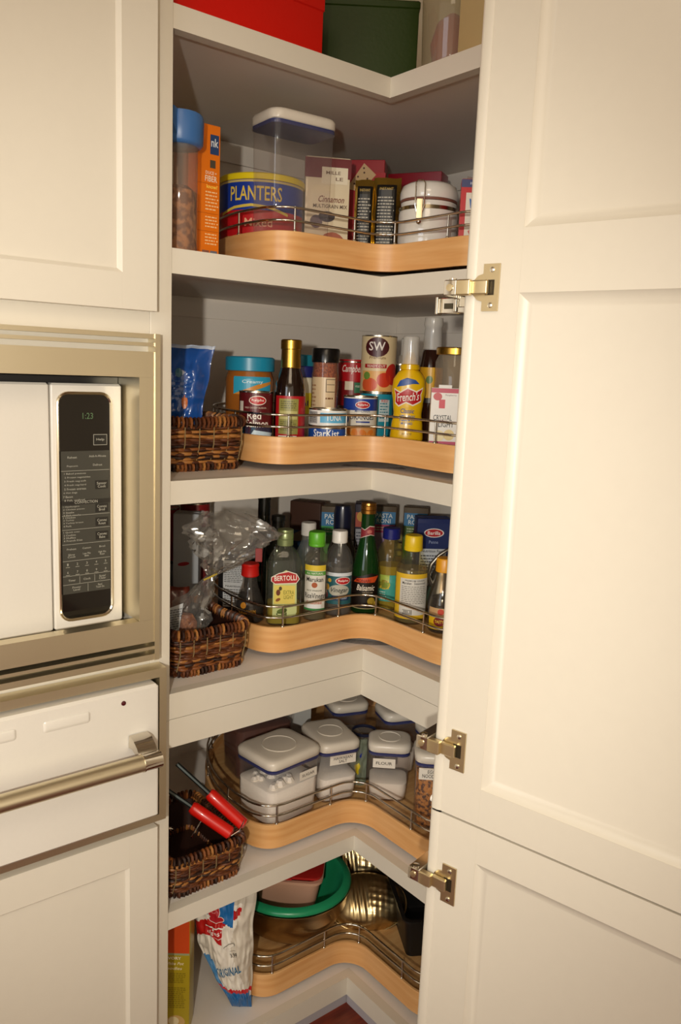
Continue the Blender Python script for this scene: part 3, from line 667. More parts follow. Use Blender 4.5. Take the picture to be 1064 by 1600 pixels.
# ---------------- second tray shelf
z = ZB['s3']
WK = [M('#4a2410', .5, bump=.2), M('#2c150b', .5, bump=.2), M('#7c4720', .42, bump=.2), M('#a06a35', .4, bump=.2), M('#5f3216', .45, bump=.2)]
def basket(label, x, y, z, w, d, h, seed, rot=0):
    rd = random.Random(seed)
    t = thing('wicker_basket', label, 'basket', (x, y, z), rot, 'dark woven baskets on the left of the shelves')
    def loop(ww, dd, zz, am, ph, nn=110, r=.016):
        base = rr(ww, dd, r, zz, 5); L = [Vector(p) for p in base]; tot = 0; seg = []
        for i in range(len(L)): seg.append((L[(i+1) % len(L)]-L[i]).length); tot += seg[-1]
        out = []
        for k in range(nn):
            s = tot*k/nn; i = 0
            while s > seg[i]+1e-9 and i < len(seg)-1: s -= seg[i]; i += 1
            a, b = L[i], L[(i+1) % len(L)]; p = a.lerp(b, s/max(seg[i], 1e-9)); nr = (b-a).normalized(); nr = Vector((nr.y, -nr.x, 0))
            out.append(p+nr*(am*sin(k*2*pi/nn*22+ph))+Vector((0, 0, wob((k*.13, ph*5, seed), 1, .0035))))
        return out
    g = G(); nl = 9; z0, z1 = .014, h-.020
    for i in range(nl):
        zz = z0+(z1-z0)*i/(nl-1); k = .92+.08*zz/h
        for q in (0, 1):
            pts = loop(w*k-.008, d*k-.008, zz+q*.002, .0022, i*pi+q*2.6+rd.random())
            c = rd.choice(WK); g.tube(pts, .0030 if q else .0026, c, 5, closed=True, rf=lambda t_: 1+.25*sin(t_*47))
    o = g.build('woven_wall', t, ang=80); o['kind'] = 'stuff'
    for nm, zz, k, rad in (('woven_rim', h-.010, 1.0, .0085), ('woven_foot', .0075, .92, .0065)):
        pts = loop(w*k-.010, d*k-.010, zz, 0, 0, 84); g = G()
        for i, p in enumerate(pts):                          # each strand wraps the rim once
            a = pts[(i-1) % 84]; b = pts[(i+1) % 84]; tg = (b-a).normalized(); nr = Vector((tg.y, -tg.x, 0)); sl = rd.uniform(-.0012, .0012)
            ring = [p+nr*(rad*.72*cos(q))+Vector((0, 0, rad*sin(q)))+tg*(.0012*q/6+sl*cos(q)) for q in [2*pi*j/8 for j in range(8)]]
            g.tube(ring, .0024+rd.random()*.0006, rd.choice(WK), 4, closed=True)
        o = g.build(nm, t, ang=80); o['kind'] = 'stuff'
    g = G()
    for s in (-1, 1):                                        # pale wire stakes between the strands
        for k in range(6):
            xx = -w*.42+k*w*.84/5
            g.tube([(xx, s*(d/2-.010)*.95, .012), (xx+.001, s*(d/2-.004), h*.5), (xx, s*(d/2-.002), h-.018)], .0010, M('#8a7550', .5), 4)
    g.build('stake', t)['kind'] = 'stuff'
    g = G(); kk = .92; g.loft([rr(w*kk-.018, d*kk-.018, .012, .0008), rr(w*kk-.018, d*kk-.018, .012, .006)], WK[1]); g.build('basket_base', t)
    g = G(); g.loft([rr(w*.92-.016, d*.92-.016, .012, .006), rr(w-.020, d-.020, .014, h-.014), rr(w-.022, d-.022, .014, h-.014), rr(w*.92-.018, d*.92-.018, .012, .006)], WK[1], (False, False)); g.build('inner_lining', t)
    return t
basket('dark woven basket holding the blue snack bag', -.300, .182, z, .163, .20, .093, 1)
# blue snack bag
def pillow(name, label, cat, x, y, z, w, h, th, rot, colf, seed, crump=.006, skew=0., lean=0, topr=.04, parts=True, shape=None, n=22, mr=34, sheen=.22):
    t = thing(name, label, cat, (x, y, z), (R(lean), 0, R(rot)))
    vs = []; fs = []; cs = []; g = G()
    for s in (-1, 1):
        for j in range(mr+1):
            for i in range(n+1):
                u = i/n*2-1; v = j/mr
                T = th*(1-abs(u)**3)*min(1, (v/.22)**.6 if v > 0 else 0)*min(1, ((1-v)/.25)**.7 if v < 1 else 0)
                fold = wob((u*2.2+seed, v*3.4, s*3.1), 1.0, crump)+abs(wob((u*4.3, v*7.7+seed, s*1.7), 1.1, crump*1.3))+wob((u*10, v*16, seed), 1, crump*.35)
                wx = w/2*(1-.08*sin(pi*v))*(shape(v) if shape else 1)
                vs.append((u*wx+skew*(1-(shape(v) if shape else 1))+wob((seed, v*5, u), 1, .004), s*(T+.0008)+fold*(.25 if abs(u) > .95 else 1)*min(1, 8*v+.1), v*h+wob((u*4, seed, 2), 1, .004)*(v > .9)))
    N = (n+1)*(mr+1); bymat = {}
    for s in (0, 1):
        for j in range(mr):
            for i in range(n):
                a = s*N+j*(n+1)+i; q = (a, a+1, a+n+2, a+n+1); q = q if s == 0 else q[::-1]
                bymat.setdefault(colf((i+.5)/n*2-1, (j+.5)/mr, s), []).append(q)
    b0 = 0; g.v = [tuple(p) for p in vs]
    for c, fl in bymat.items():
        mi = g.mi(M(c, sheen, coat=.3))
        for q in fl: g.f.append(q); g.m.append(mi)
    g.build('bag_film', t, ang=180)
    def srf(u, v, o):
        U = max(-.98, min(.98, u/(w/2))); V = max(.01, min(.99, v/h)); fi = (U+1)/2*n; fj = V*mr; i = min(n-1, int(fi)); j = min(mr-1, int(fj)); a, b = fi-i, fj-j
        def q(ii, jj): return Vector(vs[jj*(n+1)+ii])
        p = (q(i, j)*(1-a)+q(i+1, j)*a)*(1-b)+(q(i, j+1)*(1-a)+q(i+1, j+1)*a)*b
        return (p.x, p.y-.0012-o*1.5, p.z)
    return t, srf
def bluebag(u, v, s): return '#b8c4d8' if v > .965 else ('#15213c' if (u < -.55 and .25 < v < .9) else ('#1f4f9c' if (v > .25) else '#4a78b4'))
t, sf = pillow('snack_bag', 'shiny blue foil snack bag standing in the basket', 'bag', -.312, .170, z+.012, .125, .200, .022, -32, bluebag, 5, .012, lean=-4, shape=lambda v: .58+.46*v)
Print().ell(-.030, .150, .011, .008, '#c8c06a').ell(.018, .10, .007, .012, '#c87038').lines(-.01, .105, .035, .14, 4, '#3f68ac').ell(.004, .15, .007, .008, '#3a6a80').build(t, sf, .005, vcut=.006)
# small dark red pouch behind basket
carton('gravy_packet', 'small dark red packet lying behind the basket with the blue snack bag', 'packet', -.232, .330, z, .075, .02, .118, '#7a1c14', Print().rect(-.03, .08, .03, .1, '#a8783a', 1), rot=-40, tilt=0)
z = ZT['s3']
def jar(name, label, x, y, r, h, lidh, body, lidc, pr, glass=None, rot=FACE, lidm=None, neck=.86, fill=None, fh=None, cat='jar', z_=None):
    zz = z if z_ is None else z_
    pf = [(r*.9, 0), (r, .006), (r, h-lidh-.014), (r*neck, h-lidh-.002), (r*neck, h-.004)]
    return bottle(name, label, cat, x, y, zz, pf, glass or M(body, .2, coat=.4), [(r*neck+.003, h-lidh), (r*neck+.0045, h-lidh+.001), (r*neck+.0045, h-.002), (r*neck+.003, h), (.002, h-.0005)], lidm or M(lidc, .35), pr, liq=fill, lev=fh or 0, rot=rot)
P = Print().rect(-.018, .085, .060, .118, '#2fa2c8', 1).poly([(-.018, .085), (.0, .085), (.06, .105), (.06, .110), (.03, .104)], '#d8903a', 2).text('Creamy', .020, .108, .04, .008, '#d8ecf4').rect(-.07, .02, .06, .022, '#8a4c20', 1)
jar('peanut_butter_jar', 'peanut butter jar with a turquoise lid behind the salmon can', -.135, .214, .046, .154, .026, '#9c5c22', '#1f8fb4', P, rot=-50, neck=.92)
jar('peanut_butter_jar', 'second turquoise lidded jar mostly hidden right of the peanut butter jar', -.080, .296, .044, .156, .026, '#8a4a28', '#1b6f98', Print().rect(-.03, .06, .05, .115, '#b03028', 1).ell(.02, .10, .012, .01, '#d8c0a0'), rot=-50, neck=.92)
P = Print().rect(-.06, .0, .06, .090, '#5a0f14', 1).rect(-.022, .005, .06, .032, '#2a7fae', 1).ell(.006, .077, .016, .0085, '#e6ddd0', 2).ell(.006, .077, .0145, .007, '#b81820', 3).text("Ralphs", .006, .077, .022, .006, '#f0e6dc', 4).text('WILD CAUGHT ALASKAN', .002, .064, .04, .003, '#cbb8a8').rect(-.033, .055, -.022, .075, '#d8d0c4', 2).text('Red', .0, .050, .025, .013, '#efe8dc').text('Salmon', .006, .036, .042, .014, '#efe8dc').poly([(-.01, .008), (.03, .008), (.045, .018), (.0, .024)], '#c8dce8', 3)
can('salmon_can', 'dark red salmon can left of the gold capped sauce bottle', 'can', -.168, .139, z, .0310, .093, '#4a0c12', P, rot=-38)
G2 = [(.025, 0), (.0285, .003), (.0285, .085), (.0282, .094), (.027, .108), (.021, .126), (.0175, .138), (.0165, .150), (.0165, .186)]
P = Print().rect(-.028, .0, .045, .087, '#a8141c', 1).rect(-.019, .018, .018, .082, '#8f8a48', 2).rect(-.017, .045, .016, .060, '#b8b070', 3).lines(-.015, .064, .014, .079, 4, '#5a5428').lines(-.015, .024, .014, .042, 5, '#5a5428').rect(-.019, .002, .016, .015, '#e6e0d4', 2)
for i in range(13): P.rect(-.017+i*.0025, .002, -.017+i*.0025+(.0012 if i % 3 else .0018), .013, '#1a1512', 3)
t = bottle('sauce_bottle', 'dark sauce bottle with a tall gold foil neck', 'bottle', -.113, .110, z, G2, M('#1a0b06', .08, coat=.5), [(.0172, .136), (.0185, .138), (.0178, .170), (.0192, .171), (.0192, .186), (.017, .188), (.002, .188)], GOLDM, P, rot=-38)
P = Print().rect(-.05, .02, .05, .09, '#e0cf3a', 1).rect(-.05, .02, .05, .045, '#e8e2d4', 2).text('Real', .004, .07, .03, .01, '#2a2f7a')
jar('mayonnaise_jar', 'white mayonnaise jar with a navy lid behind the gold necked bottle', -.022, .204, .030, .142, .022, '#e2dcc4', '#22286a', P, rot=-40, neck=.93)
jar('relish_jar', 'jar with a teal lid behind the mayonnaise jar', .03, .275, .030, .165, .024, '#8a6a40', '#128098', None, rot=-40, neck=.93)
SP = speckle('cajun_spice', '#7a2c10', '#b8602c', 320, .4, .6, .7, .2)
P = Print().rect(-.027, .032, .024, .122, '#d8bf9a', 1).rect(.004, .094, .0235, .119, '#3a2a20', 2).rect(.0052, .0952, .0235, .1178, '#d8bf9a', 3).rect(.006, .108, .022, .109, '#3a2a20', 4).lines(.004, .078, .022, .086, 1, '#7a5030').lines(.004, .048, .020, .066, 2, '#7a5030').lines(-.026, .05, -.014, .11, 8, '#a87a58')
t = bottle('spice_jar', 'clear spice jar of red seasoning with a wide black lid', 'jar', -.006, .145, z, [(.024, 0), (.0265, .003), (.0265, .128), (.025, .134), (.025, .150)], GL('#efe6dc', .06), [(.0262, .150), (.0272, .151), (.0272, .174), (.0255, .177), (.002, .177)], BLACK, P, SP, .150, rot=-42)
P = Print().rect(-.05, .001, .05, .031, '#e4e2dc', 1).rect(-.012, .008, .05, .026, '#58a8d0', 2).text('TUNA', .014, .017, .03, .010, '#efeee8').rect(-.04, .006, -.018, .028, '#9a9a98', 2).lines(-.038, .008, -.02, .026, 5, '#55504c')
can('tuna_can', 'upper tuna can of the small stack, with a pale blue label', 'can', -.044, .082, z+.0325, .0365, .033, '#e4e2dc', P, rot=-42)
P = Print().rect(-.06, .001, .06, .031, '#1c4a98', 1).text('StarKist', .0, .021, .05, .014, '#f0eee8').rect(-.05, .003, .05, .008, '#d8a03a', 2)
can('tuna_can', 'lower tuna can of the small stack, with a dark blue label', 'can', -.044, .082, z, .0365, .032, '#1c4a98', P, rot=-42)
P = Print().rect(-.06, .054, .06, .1, '#b5121c', 1).rect(-.06, .0, .06, .054, '#7d1218', 1).text("Campbell's", .004, .079, .052, .020, '#efe6dc', sk=.2).rect(.006, .03, .03, .052, '#3f7a5a', 2).text('VEGETABLE', .018, .044, .020, .004, '#e0e0d0').rect(-.014, .036, .004, .054, '#e0d0b8', 2)
can('soup_can', 'lower soup can, hidden beneath the red and white one', 'can', .145, .245, z, .0335, .060, '#7d1218', None, rot=-42)
can('soup_can', 'red and white soup can left of the tall tomato can', 'can', .145, .245, z+.0602, .0335, .096, '#b5121c', P, rot=-42)
P = Print().rect(-.1, .0, .1, .115, '#dcc69a', 1).ell(-.004, .092, .026, .020, '#4a1418', 2).text('SW', -.004, .094, .034, .018, '#efe6dc').rect(-.030, .050, .018, .058, '#a81c1c', 2).text('Premium', -.002, .071, .034, .006, '#7a5a30').text('READY CUT', -.004, .054, .038, .0048, '#efe0d0').ell(.014, .026, .016, .015, '#c8381c', 3).ell(-.018, .016, .018, .014, '#d0562c', 3).ell(-.024, .034, .008, .008, '#6a8a3a', 3).rect(-.036, .001, .036, .044, '#e0a860', 2).ell(.034, .038, .018, .022, '#b8281c', 3)
can('fruit_can', 'teal labelled can under the tall tomato can', 'can', .155, .173, z, .0365, .094, '#1f8fa8', Print().rect(.006, .035, .03, .08, '#c8d8dc', 1).lines(.008, .04, .028, .075, 6, '#2f7f94').text('RED', .018, .078, .015, .006, '#c83830'), rot=-42)
can('tomato_can', 'tall cream tomato can with tomatoes printed on it, stacked high', 'can', .155, .173, z+.0942, .0372, .116, '#dcc69a', P, rot=-42)
P = Print().rect(-.08, .060, .08, .083, '#1f3c94', 1).rect(-.08, .028, .08, .060, '#e2ded2', 1).rect(-.08, .0, .08, .028, '#d89a5c', 1).ell(.006, .071, .015, .0075, '#e8e0d8', 2).ell(.006, .071, .0136, .0062, '#b81820', 3).text('Ralphs', .006, .071, .02, .005, '#f0e8e0', 4).text('MANDARIN', .006, .059, .03, .0048, '#4a5a8a').text('ORANGES', .006, .047, .052, .010, '#26304c').rect(-.006, .036, .022, .039, '#1f3c94', 3)
for i in range(9): P.ell(-.034+i*.0085, .010+.006*(i % 2), .008, .006, '#e0802c' if i % 2 else '#e89a48', 2, 30*i)
P.ell(-.032, .042, .010, .012, '#2f52a0', 2)
can('oranges_can', 'blue and white mandarin oranges can in front of the soup cans', 'can', .076, .132, z, .0345, .088, '#e2ded2', P, rot=-42)
# mustard
t = thing('mustard_bottle', 'yellow squeeze mustard bottle with a red pennant label', 'bottle', (.158, .080, z), -42)
YL = M('#e8b90c', .28, coat=.3)
def mr_(zz):
    k = [(0, .031, .019), (.006, .034, .021), (.03, .032, .020), (.055, .0285, .018), (.075, .0305, .019), (.10, .034, .021), (.122, .0325, .021), (.135, .026, .0185), (.143, .0175, .0165)]
    for a, b in zip(k, k[1:]):
        if a[0] <= zz <= b[0]: f = (zz-a[0])/(b[0]-a[0]); f = f*f*(3-2*f); return a[1]+(b[1]-a[1])*f, a[2]+(b[2]-a[2])*f
    return k[-1][1:]
N_ = 28
g = G(); g.loft([[(mr_(zz)[0]*cos(2*pi*j/N_), mr_(zz)[1]*sin(2*pi*j/N_), zz) for j in range(N_)] for zz in [.143*i/30 for i in range(31)]], YL); g.build('squeeze_body', t, ang=60)
g = G(); g.lathe([(.0175, .143), (.0195, .144), (.0195, .153), (.0165, .154), (.0150, .158), (.0085, .176), (.0065, .178)], YL, 24); g.build('yellow_nozzle', t)
g = G(); g.lathe([(.0162, .1545), (.0172, .1545), (.0160, .200), (.0168, .207), (.0150, .209), (.001, .209)], GL('#f2efe8', .45, .1), 24, cap=(False, True)); g.build('clear_overcap', t)
def msurf(u, v, o):
    a, b = mr_(v); th = u/.034; th = max(-1.3, min(1.3, th))
    return ((a+o)*sin(th), -(b+o)*cos(th), v)
P = Print().poly([(-.028, .078), (-.018, .072), (-.004, .079), (.008, .074), (.026, .082), (.022, .094), (.027, .107), (.012, .100), (-.002, .106), (-.014, .098), (-.028, .104), (-.024, .092)], '#efe4d0', 1)
P.poly([(-.026, .080), (-.018, .0745), (-.004, .0812), (.008, .0765), (.0235, .084), (.020, .094), (.0245, .104), (.012, .0975), (-.002, .1035), (-.014, .0955), (-.026, .101), (-.0225, .092)], '#b8121a', 2)
P.text("French's", -.001, .0900, .038, .015, '#f4ece0', 4, tilt=6, sk=.15).poly([(-.022, .106), (-.016, .117), (-.004, .122), (.010, .119), (.018, .112), (.006, .112), (-.008, .1085)], '#1f4a94', 2).text('Classic', -.001, .0655, .026, .008, '#1f4a94', 3, sk=.2).text('YELLOW', -.001, .0530, .030, .0105, '#2a62a8', 3).text('MUSTARD', -.001, .044, .02, .004, '#2a62a8').text('NET 14 OZ', 0, .026, .016, .003, '#7a5a10').lines(-.02, .008, .02, .018, 2, '#b8901c')
P.it = [([(x*1.25, .088+(y-.088)*1.16) for x, y in p_], f_, h_, l_) for p_, f_, h_, l_ in P.it]
P.build(t, msurf, .004, vcut=.005)
G3 = [(.023, 0), (.0255, .004), (.0255, .150), (.021, .178), (.016, .190), (.0155, .232)]
P = Print().rect(-.03, .088, .03, .150, '#d8a41c', 1).ell(-.004, .125, .007, .008, '#5a7a3a').ell(.008, .095, .006, .006, '#5a3a18').rect(-.03, .078, .03, .088, '#1c1410', 1)
bottle('steak_sauce_bottle', 'dark bottle with a yellow label and tall white cap behind the mustard', 'bottle', .228, .090, z, G3, M('#2a130c', .15, coat=.3), [(.0165, .184), (.020, .187), (.0185, .215), (.0175, .230), (.0195, .236), (.0185, .250), (.002, .251)], GL('#eae6de', .6, .2), P, rot=-42)
P = Print().rect(-.045, .055, .06, .100, '#9a1418', 1).rect(-.040, .060, .02, .095, '#b8161c', 2).text('SLAVA', .008, .086, .036, .010, '#efe0d0').text('MARINARA', .006, .068, .040, .007, '#c8a050')
jar('pasta_jar', 'clear glass jar with a gold lid and red label, right of the mustard', .172, -.030, .038, .188, .014, '#b8a888', '#a88a4a', P, glass=GL('#e4d8c4', .16), rot=-42, lidm=GOLDM, fill=M('#6a2a18', .5), fh=.11)
jar('pasta_jar', 'rearmost gold lidded jar, its lid rising over the front one', .268, -.012, .038, .222, .018, '#6a2a1c', '#9a8244', None, rot=-42, lidm=GOLDM)
P = Print().rect(-.0255, .003, .0255, .108, '#ddd8d0', 1).rect(-.0255, .0, .0255, .016, '#b01c50', 2).rect(-.0255, .104, .0255, .112, '#b01c40', 2).rect(-.011, .076, .0, .092, '#c02038', 2, ).ell(-.014, .097, .008, .007, '#b83038').text('CRYSTAL', -.003, .059, .034, .010, '#26221e').text('LIGHT', .004, .047, .028, .010, '#26221e').text('Raspberry', .01, .100, .02, .004, '#8a7a78').ell(-.008, .026, .010, .010, '#e0d0a0').ell(.010, .028, .010, .010, '#d8c080').text('RASPBERRY', 0, .008, .028, .004, '#e8c8d0')
t = carton('drink_mix_carton', 'small white and pink drink mix carton on the tray edge by the door', 'carton', .108, -.070, z, .051, .035, .112, '#ddd8d0', P, rot=-42)
g = G(); g.box(-.012, .012, -.0008, .0008, .112, .118, M('#ddd8d0', .4)); g.build('hang_tab', t, sm=False)
carton('brown_carton', 'plain brown carton standing behind the mustard bottle', 'carton', .222, .036, z, .045, .03, .085, '#7a4418', rot=-42)
can('spice_tin', 'small dark tin with a red band, behind the tomato can', 'can', .230, .185, z, .026, .155, '#1c1814', Print().rect(-.03, .11, .03, .125, '#8a3a20', 1), rot=-42)
bottle('shaker_bottle', 'small white capped shaker between the tomato can and the back wall', 'bottle', .285, .225, z, [(.02, 0), (.022, .003), (.022, .16), (.018, .175)], M('#b8aea0', .4), [(.014, .17), (.015, .171), (.015, .21), (.012, .213)], WHITE, None)

# ---------------- third tray shelf: oils and vinegars
z = ZB['s4']
basket('dark woven basket holding the knotted plastic bag of pasta', -.306, .138, z, .152, .20, .086, 2)
z = ZT['s4']
OIL = GL('#d8c040', .45, .05, .6); OILD = GL('#9a8420', .35, .05, .6)
# square shouldered olive oil bottle
pf = [(.029, 0), (.033, .004), (.033, .112), (.031, .124), (.025, .138), (.016, .148), (.0125, .154), (.0125, .170)]
P = Print().poly([(-.022, .018), (.020, .018), (.024, .028), (.022, .092), (.010, .104), (.002, .110), (-.008, .104), (-.022, .096)], '#c0c888', 1)
P.poly([(-.026, .088), (-.018, .082), (.022, .084), (.028, .093), (.022, .103), (.006, .108), (-.012, .104), (-.026, .096)], '#e8e0d0', 2).poly([(-.0245, .088), (-.018, .0835), (.0215, .0855), (.0265, .093), (.0215, .1015), (.006, .1062), (-.012, .1022), (-.0245, .095)], '#b01c1c', 3)
P.text('BERTOLLI', .001, .0945, .042, .010, '#f4ecdc', 4, tilt=3).rect(-.020, .044, .020, .080, '#dcc860', 2).text('EXTRA\nLIGHT', .008, .062, .020, .017, '#8a8428', 3).ell(-.012, .066, .004, .006, '#6a3018', 3).ell(-.008, .074, .003, .004, '#4a3a18', 3).ell(-.012, .052, .005, .003, '#8a5020', 3, 30).ell(-.004, .030, .010, .005, '#5a6a2c', 3, 15).text('Oil', -.005, .024, .02, .006, '#3a4a1c')
t = bottle('olive_oil_bottle', 'square clear olive oil bottle with a pale green cap and red crest label', 'bottle', -.112, .112, z, pf, GL('#f0f2e6', .03), [(.0145, .152), (.0155, .153), (.0155, .164), (.0148, .165), (.0155, .166), (.0155, .176), (.0148, .1775), (.0155, .179), (.0150, .183), (.002, .184)], M('#8f9c6c', .3, .5), None, OIL, .040, rot=-32, sq=.82)
P.build(t, flat(.0275), None); Print().poly([(-.020, .03), (.02, .03), (.02, .11), (.010, .122), (-.020, .115)], '#a8a48c', 1).build(t, sideL(.0335), name='back_label')
pf = [(.021, 0), (.0235, .003), (.0235, .118), (.0225, .124), (.017, .132), (.0125, .138), (.0125, .150)]
P = Print().rect(-.023, .022, .023, .112, '#ddd8cc', 1).rect(-.023, .101, .023, .112, '#e0c23a', 2).rect(-.023, .092, .023, .100, '#5a9a3c', 2).text('ALL NATURAL', 0, .096, .034, .004, '#e8ecd8').text('Marukan', .0, .084, .034, .009, '#2a2622').ell(0, .073, .0055, .0055, '#a8542c', 3).text('RICE VINEGAR', 0, .062, .03, .003, '#5a5a40').text('RiceVinegar', .002, .050, .044, .014, '#2a2622').text('Seasoned', .0, .038, .03, .006, '#c05a3a').rect(-.014, .026, .014, .034, '#e8e8e8', 2).rect(-.023, .022, .023, .026, '#3f8a4a', 2)
bottle('rice_vinegar_bottle', 'rice vinegar bottle with a bright green cap', 'bottle', -.045, .100, z, pf, GL('#f4f0e6', .03), [(.0155, .146), (.0165, .147), (.0168, .150), (.0165, .151), (.0168, .152), (.0165, .172), (.0150, .1745), (.002, .175)], M('#5fb02c', .35), P, GL('#e0d8b0', .12), .10, rot=-42)
bottle('corn_syrup_bottle', 'white capped bottle standing behind the rice vinegar', 'bottle', .005, .195, z, [(.022, 0), (.024, .004), (.024, .11), (.014, .135), (.0125, .15)], GL('#d8dcd8', .12), [(.0145, .145), (.0155, .146), (.0155, .170), (.014, .172), (.002, .172)], WHITE, None, rot=-42)
pf = [(.026, 0), (.029, .004), (.029, .082), (.0292, .105), (.0270, .118), (.0215, .131), (.0155, .139), (.0128, .143), (.0128, .150)]
P = Print().rect(-.034, .026, .034, .090, '#2c5f66', 1).rect(-.034, .083, .034, .090, '#d8dce0', 2).ell(.012, .074, .016, .008, '#e8e0d8', 3).ell(.012, .074, .0145, .0068, '#b81820', 4).text('Ralphs', .012, .074, .021, .0055, '#f4ece4', 5).ell(.004, .054, .022, .012, '#b8b4a4', 2).text('Vinegar', .004, .054, .036, .012, '#3a3c38', 4, sk=.3).rect(-.010, .034, .026, .044, '#1f3458', 3).text('DISTILLED', .008, .039, .026, .004, '#c8ccd0', 4).ell(-.022, .06, .006, .007, '#c89a3a', 3).ell(-.024, .044, .005, .008, '#a83a34', 3).ell(-.016, .074, .004, .004, '#d8b048', 3)
bottle('vinegar_bottle', 'clear distilled vinegar bottle with a white cap and teal label', 'bottle', .015, .104, z, pf, GL('#f4f2ee', .04), [(.0145, .146), (.0155, .147), (.0158, .150), (.0155, .151), (.0155, .168), (.0142, .1705), (.002, .171)], WHITE, P, GL('#eeeae4', .06), .10, rot=-42)
pf = [(.026, 0), (.0295, .004), (.0295, .070), (.0285, .085), (.0240, .110), (.0175, .140), (.0142, .155), (.0135, .205)]
P = Print().poly([(-.030, .012), (.030, .012), (.034, .080), (.012, .086), (-.016, .078), (-.034, .076)], '#1a120c', 1).poly([(-.026, .066), (.020, .067), (.030, .080), (.010, .078), (-.018, .074)], '#c84a1c', 2).text('MONARI', -.004, .0705, .030, .0065, '#7a1810', 4).text('Balsamic', .002, .0560, .036, .012, '#e8dcc8', 3, sk=.2).text('VINEGAR', .006, .046, .022, .003, '#b8a890').ell(.014, .028, .008, .008, '#a88a2c').ell(.020, .022, .006, .006, '#c8a83c').rect(-.030, .012, .030, .0135, '#a89a6a', 2)
t = bottle('balsamic_bottle', 'green balsamic vinegar bottle with a gold screw cap', 'bottle', .073, .087, z, pf, GL('#2f6e30', .22, .04), [(.0148, .203), (.0158, .204), (.0158, .210), (.0150, .211), (.0158, .212), (.0158, .219), (.0150, .220), (.0155, .221), (.0148, .225), (.002, .226)], M('#b8823c', .25, .9), P, GL('#143018', .5), .085, rot=-42)
Print().poly([(-.018, .152), (-.006, .157), (.006, .161), (.018, .158), (.018, .178), (.004, .180), (-.006, .172), (-.018, .175)], '#d8c8b8', 1).poly([(-.017, .1535), (-.006, .1585), (.006, .1625), (.017, .1595), (.017, .1765), (.004, .1785), (-.006, .1705), (-.017, .1735)], '#8a2c34', 2).ell(.004, .168, .005, .004, '#b86a60', 3).build(t, psurf(pf, .0145), .004, 'neck_label', .006)
bottle('liquor_bottle', 'bottle with a tall dark navy wrapped neck behind the vinegar', 'bottle', .108, .212, z, [(.028, 0), (.03, .004), (.03, .10), (.018, .135), (.0165, .15)], M('#20180f', .15, coat=.4), [(.019, .130), (.0205, .131), (.0205, .136), (.0190, .137), (.0195, .180), (.0165, .197), (.002, .199)], M('#141a34', .3, coat=.4), Print().rect(-.02, .131, .02, .1355, '#c89a3c', 1).rect(-.010, .158, .016, .1605, '#8a94b0', 2), rot=-42)
P = Print().rect(-.040, .08, .030, .183, '#3a2c44', 1)
def pasta(label, x, y, hx, band, rot, h=.155, lab=None):
    P = Print().rect(-.028, h-.046, .028, h-.014, '#1f74a8', 1).text('PASTA\nRONI', 0, h-.030, .042, .024, '#e6ecec', 3).rect(-.028, h-.066, .028, h-.046, band, 1).lines(-.02, h-.062, .022, h-.05, 2, '#c8d0a8').rect(-.028, 0, .028, h-.066, hx, 1)
    L_ = Print().rect(-.012, .0, .012, h-.002, '#5a3c34', 1).rect(-.012, .04, .012, .10, '#2a4468', 2)
    return carton('pasta_carton', label, 'carton', x, y, z, .060, .026, h, '#54432c', P, left=L_, rot=rot, group='seasoned pasta cartons at the back')
pasta('pasta carton with a bright green band, left of the navy necked bottle', .155, .300, '#6aa05a', '#2c9a4a', -42, .180)
pasta('pasta carton with a magenta band, right of the green balsamic bottle', .335, .330, '#a888b0', '#a8205c', -42, .163)
pasta('pasta carton with an olive green band, behind the yellow capped bottle', .381, .266, '#4f7a34', '#4a6a28', -44, .166)
carton('rice_carton', 'dark carton seen in profile behind the balsamic bottle neck', 'carton', .262, .330, z, .030, .05, .175, '#241c34', Print().rect(-.013, .12, .013, .155, '#b8482c', 1).ell(0, .145, .01, .012, '#d8a030', 2).rect(-.012, .03, .012, .115, '#a8a8b0', 1).lines(-.01, .04, .01, .11, 9, '#4a4a58'), rot=-42)
carton('cereal_bar_carton', 'wide dark carton with a brown picture, left of the green banded pasta carton', 'carton', .112, .345, z, .075, .03, .186, '#4a3228', Print().rect(-.035, .02, .035, .12, '#24446c', 1).ell(0, .11, .035, .012, '#8a7a6a', 2, 20), rot=-60)
P = Print().rect(-.036, .0, .036, .168, '#16275c', 1).ell(0, .147, .022, .010, '#e4dcd4', 2).ell(0, .147, .0195, .0082, '#b01c24', 3).text('Barilla', 0, .147, .028, .008, '#efe6e0', 4).text('Penne', 0, .127, .02, .007, '#8a96b8').rect(-.029, .03, .029, .112, '#c4c8cc', 2).text('Nutrition Facts', 0, .107, .05, .006, '#2a2c34').lines(-.026, .04, .026, .100, 9, '#4a4e58')
R_ = Print().rect(-.02, 0, .02, .168, '#b8935a', 1)
carton('pasta_carton', 'navy pasta carton showing its nutrition panel, near the door', 'carton', .268, .098, z, .073, .045, .178, '#16275c', P, right=R_, rot=-34)
carton('cardboard_box', 'plain tan cardboard box beside the navy pasta carton', 'box', .295, .022, z, .05, .08, .175, '#b08a50', rot=-30)
pf = [(.028, 0), (.0315, .004), (.0315, .060), (.030, .070), (.0305, .090), (.0285, .115), (.022, .132), (.015, .140), (.0145, .150)]
P = Print().rect(-.034, .020, .032, .075, '#3f9a8c', 1).rect(-.034, .046, .0, .075, '#a8bc4c', 2).ell(-.01, .055, .012, .010, '#d8b83c').lines(-.028, .022, -.005, .042, 4, '#d0dcd0')
bottle('corn_oil_bottle', 'ribbed yellow oil bottle with a dark blue cap', 'bottle', .135, .083, z, pf, GL('#f2ecb8', .04), [(.0165, .146), (.018, .147), (.018, .167), (.0165, .169), (.002, .1695)], M('#1c2270', .3), P, OIL, .092, rot=-42)
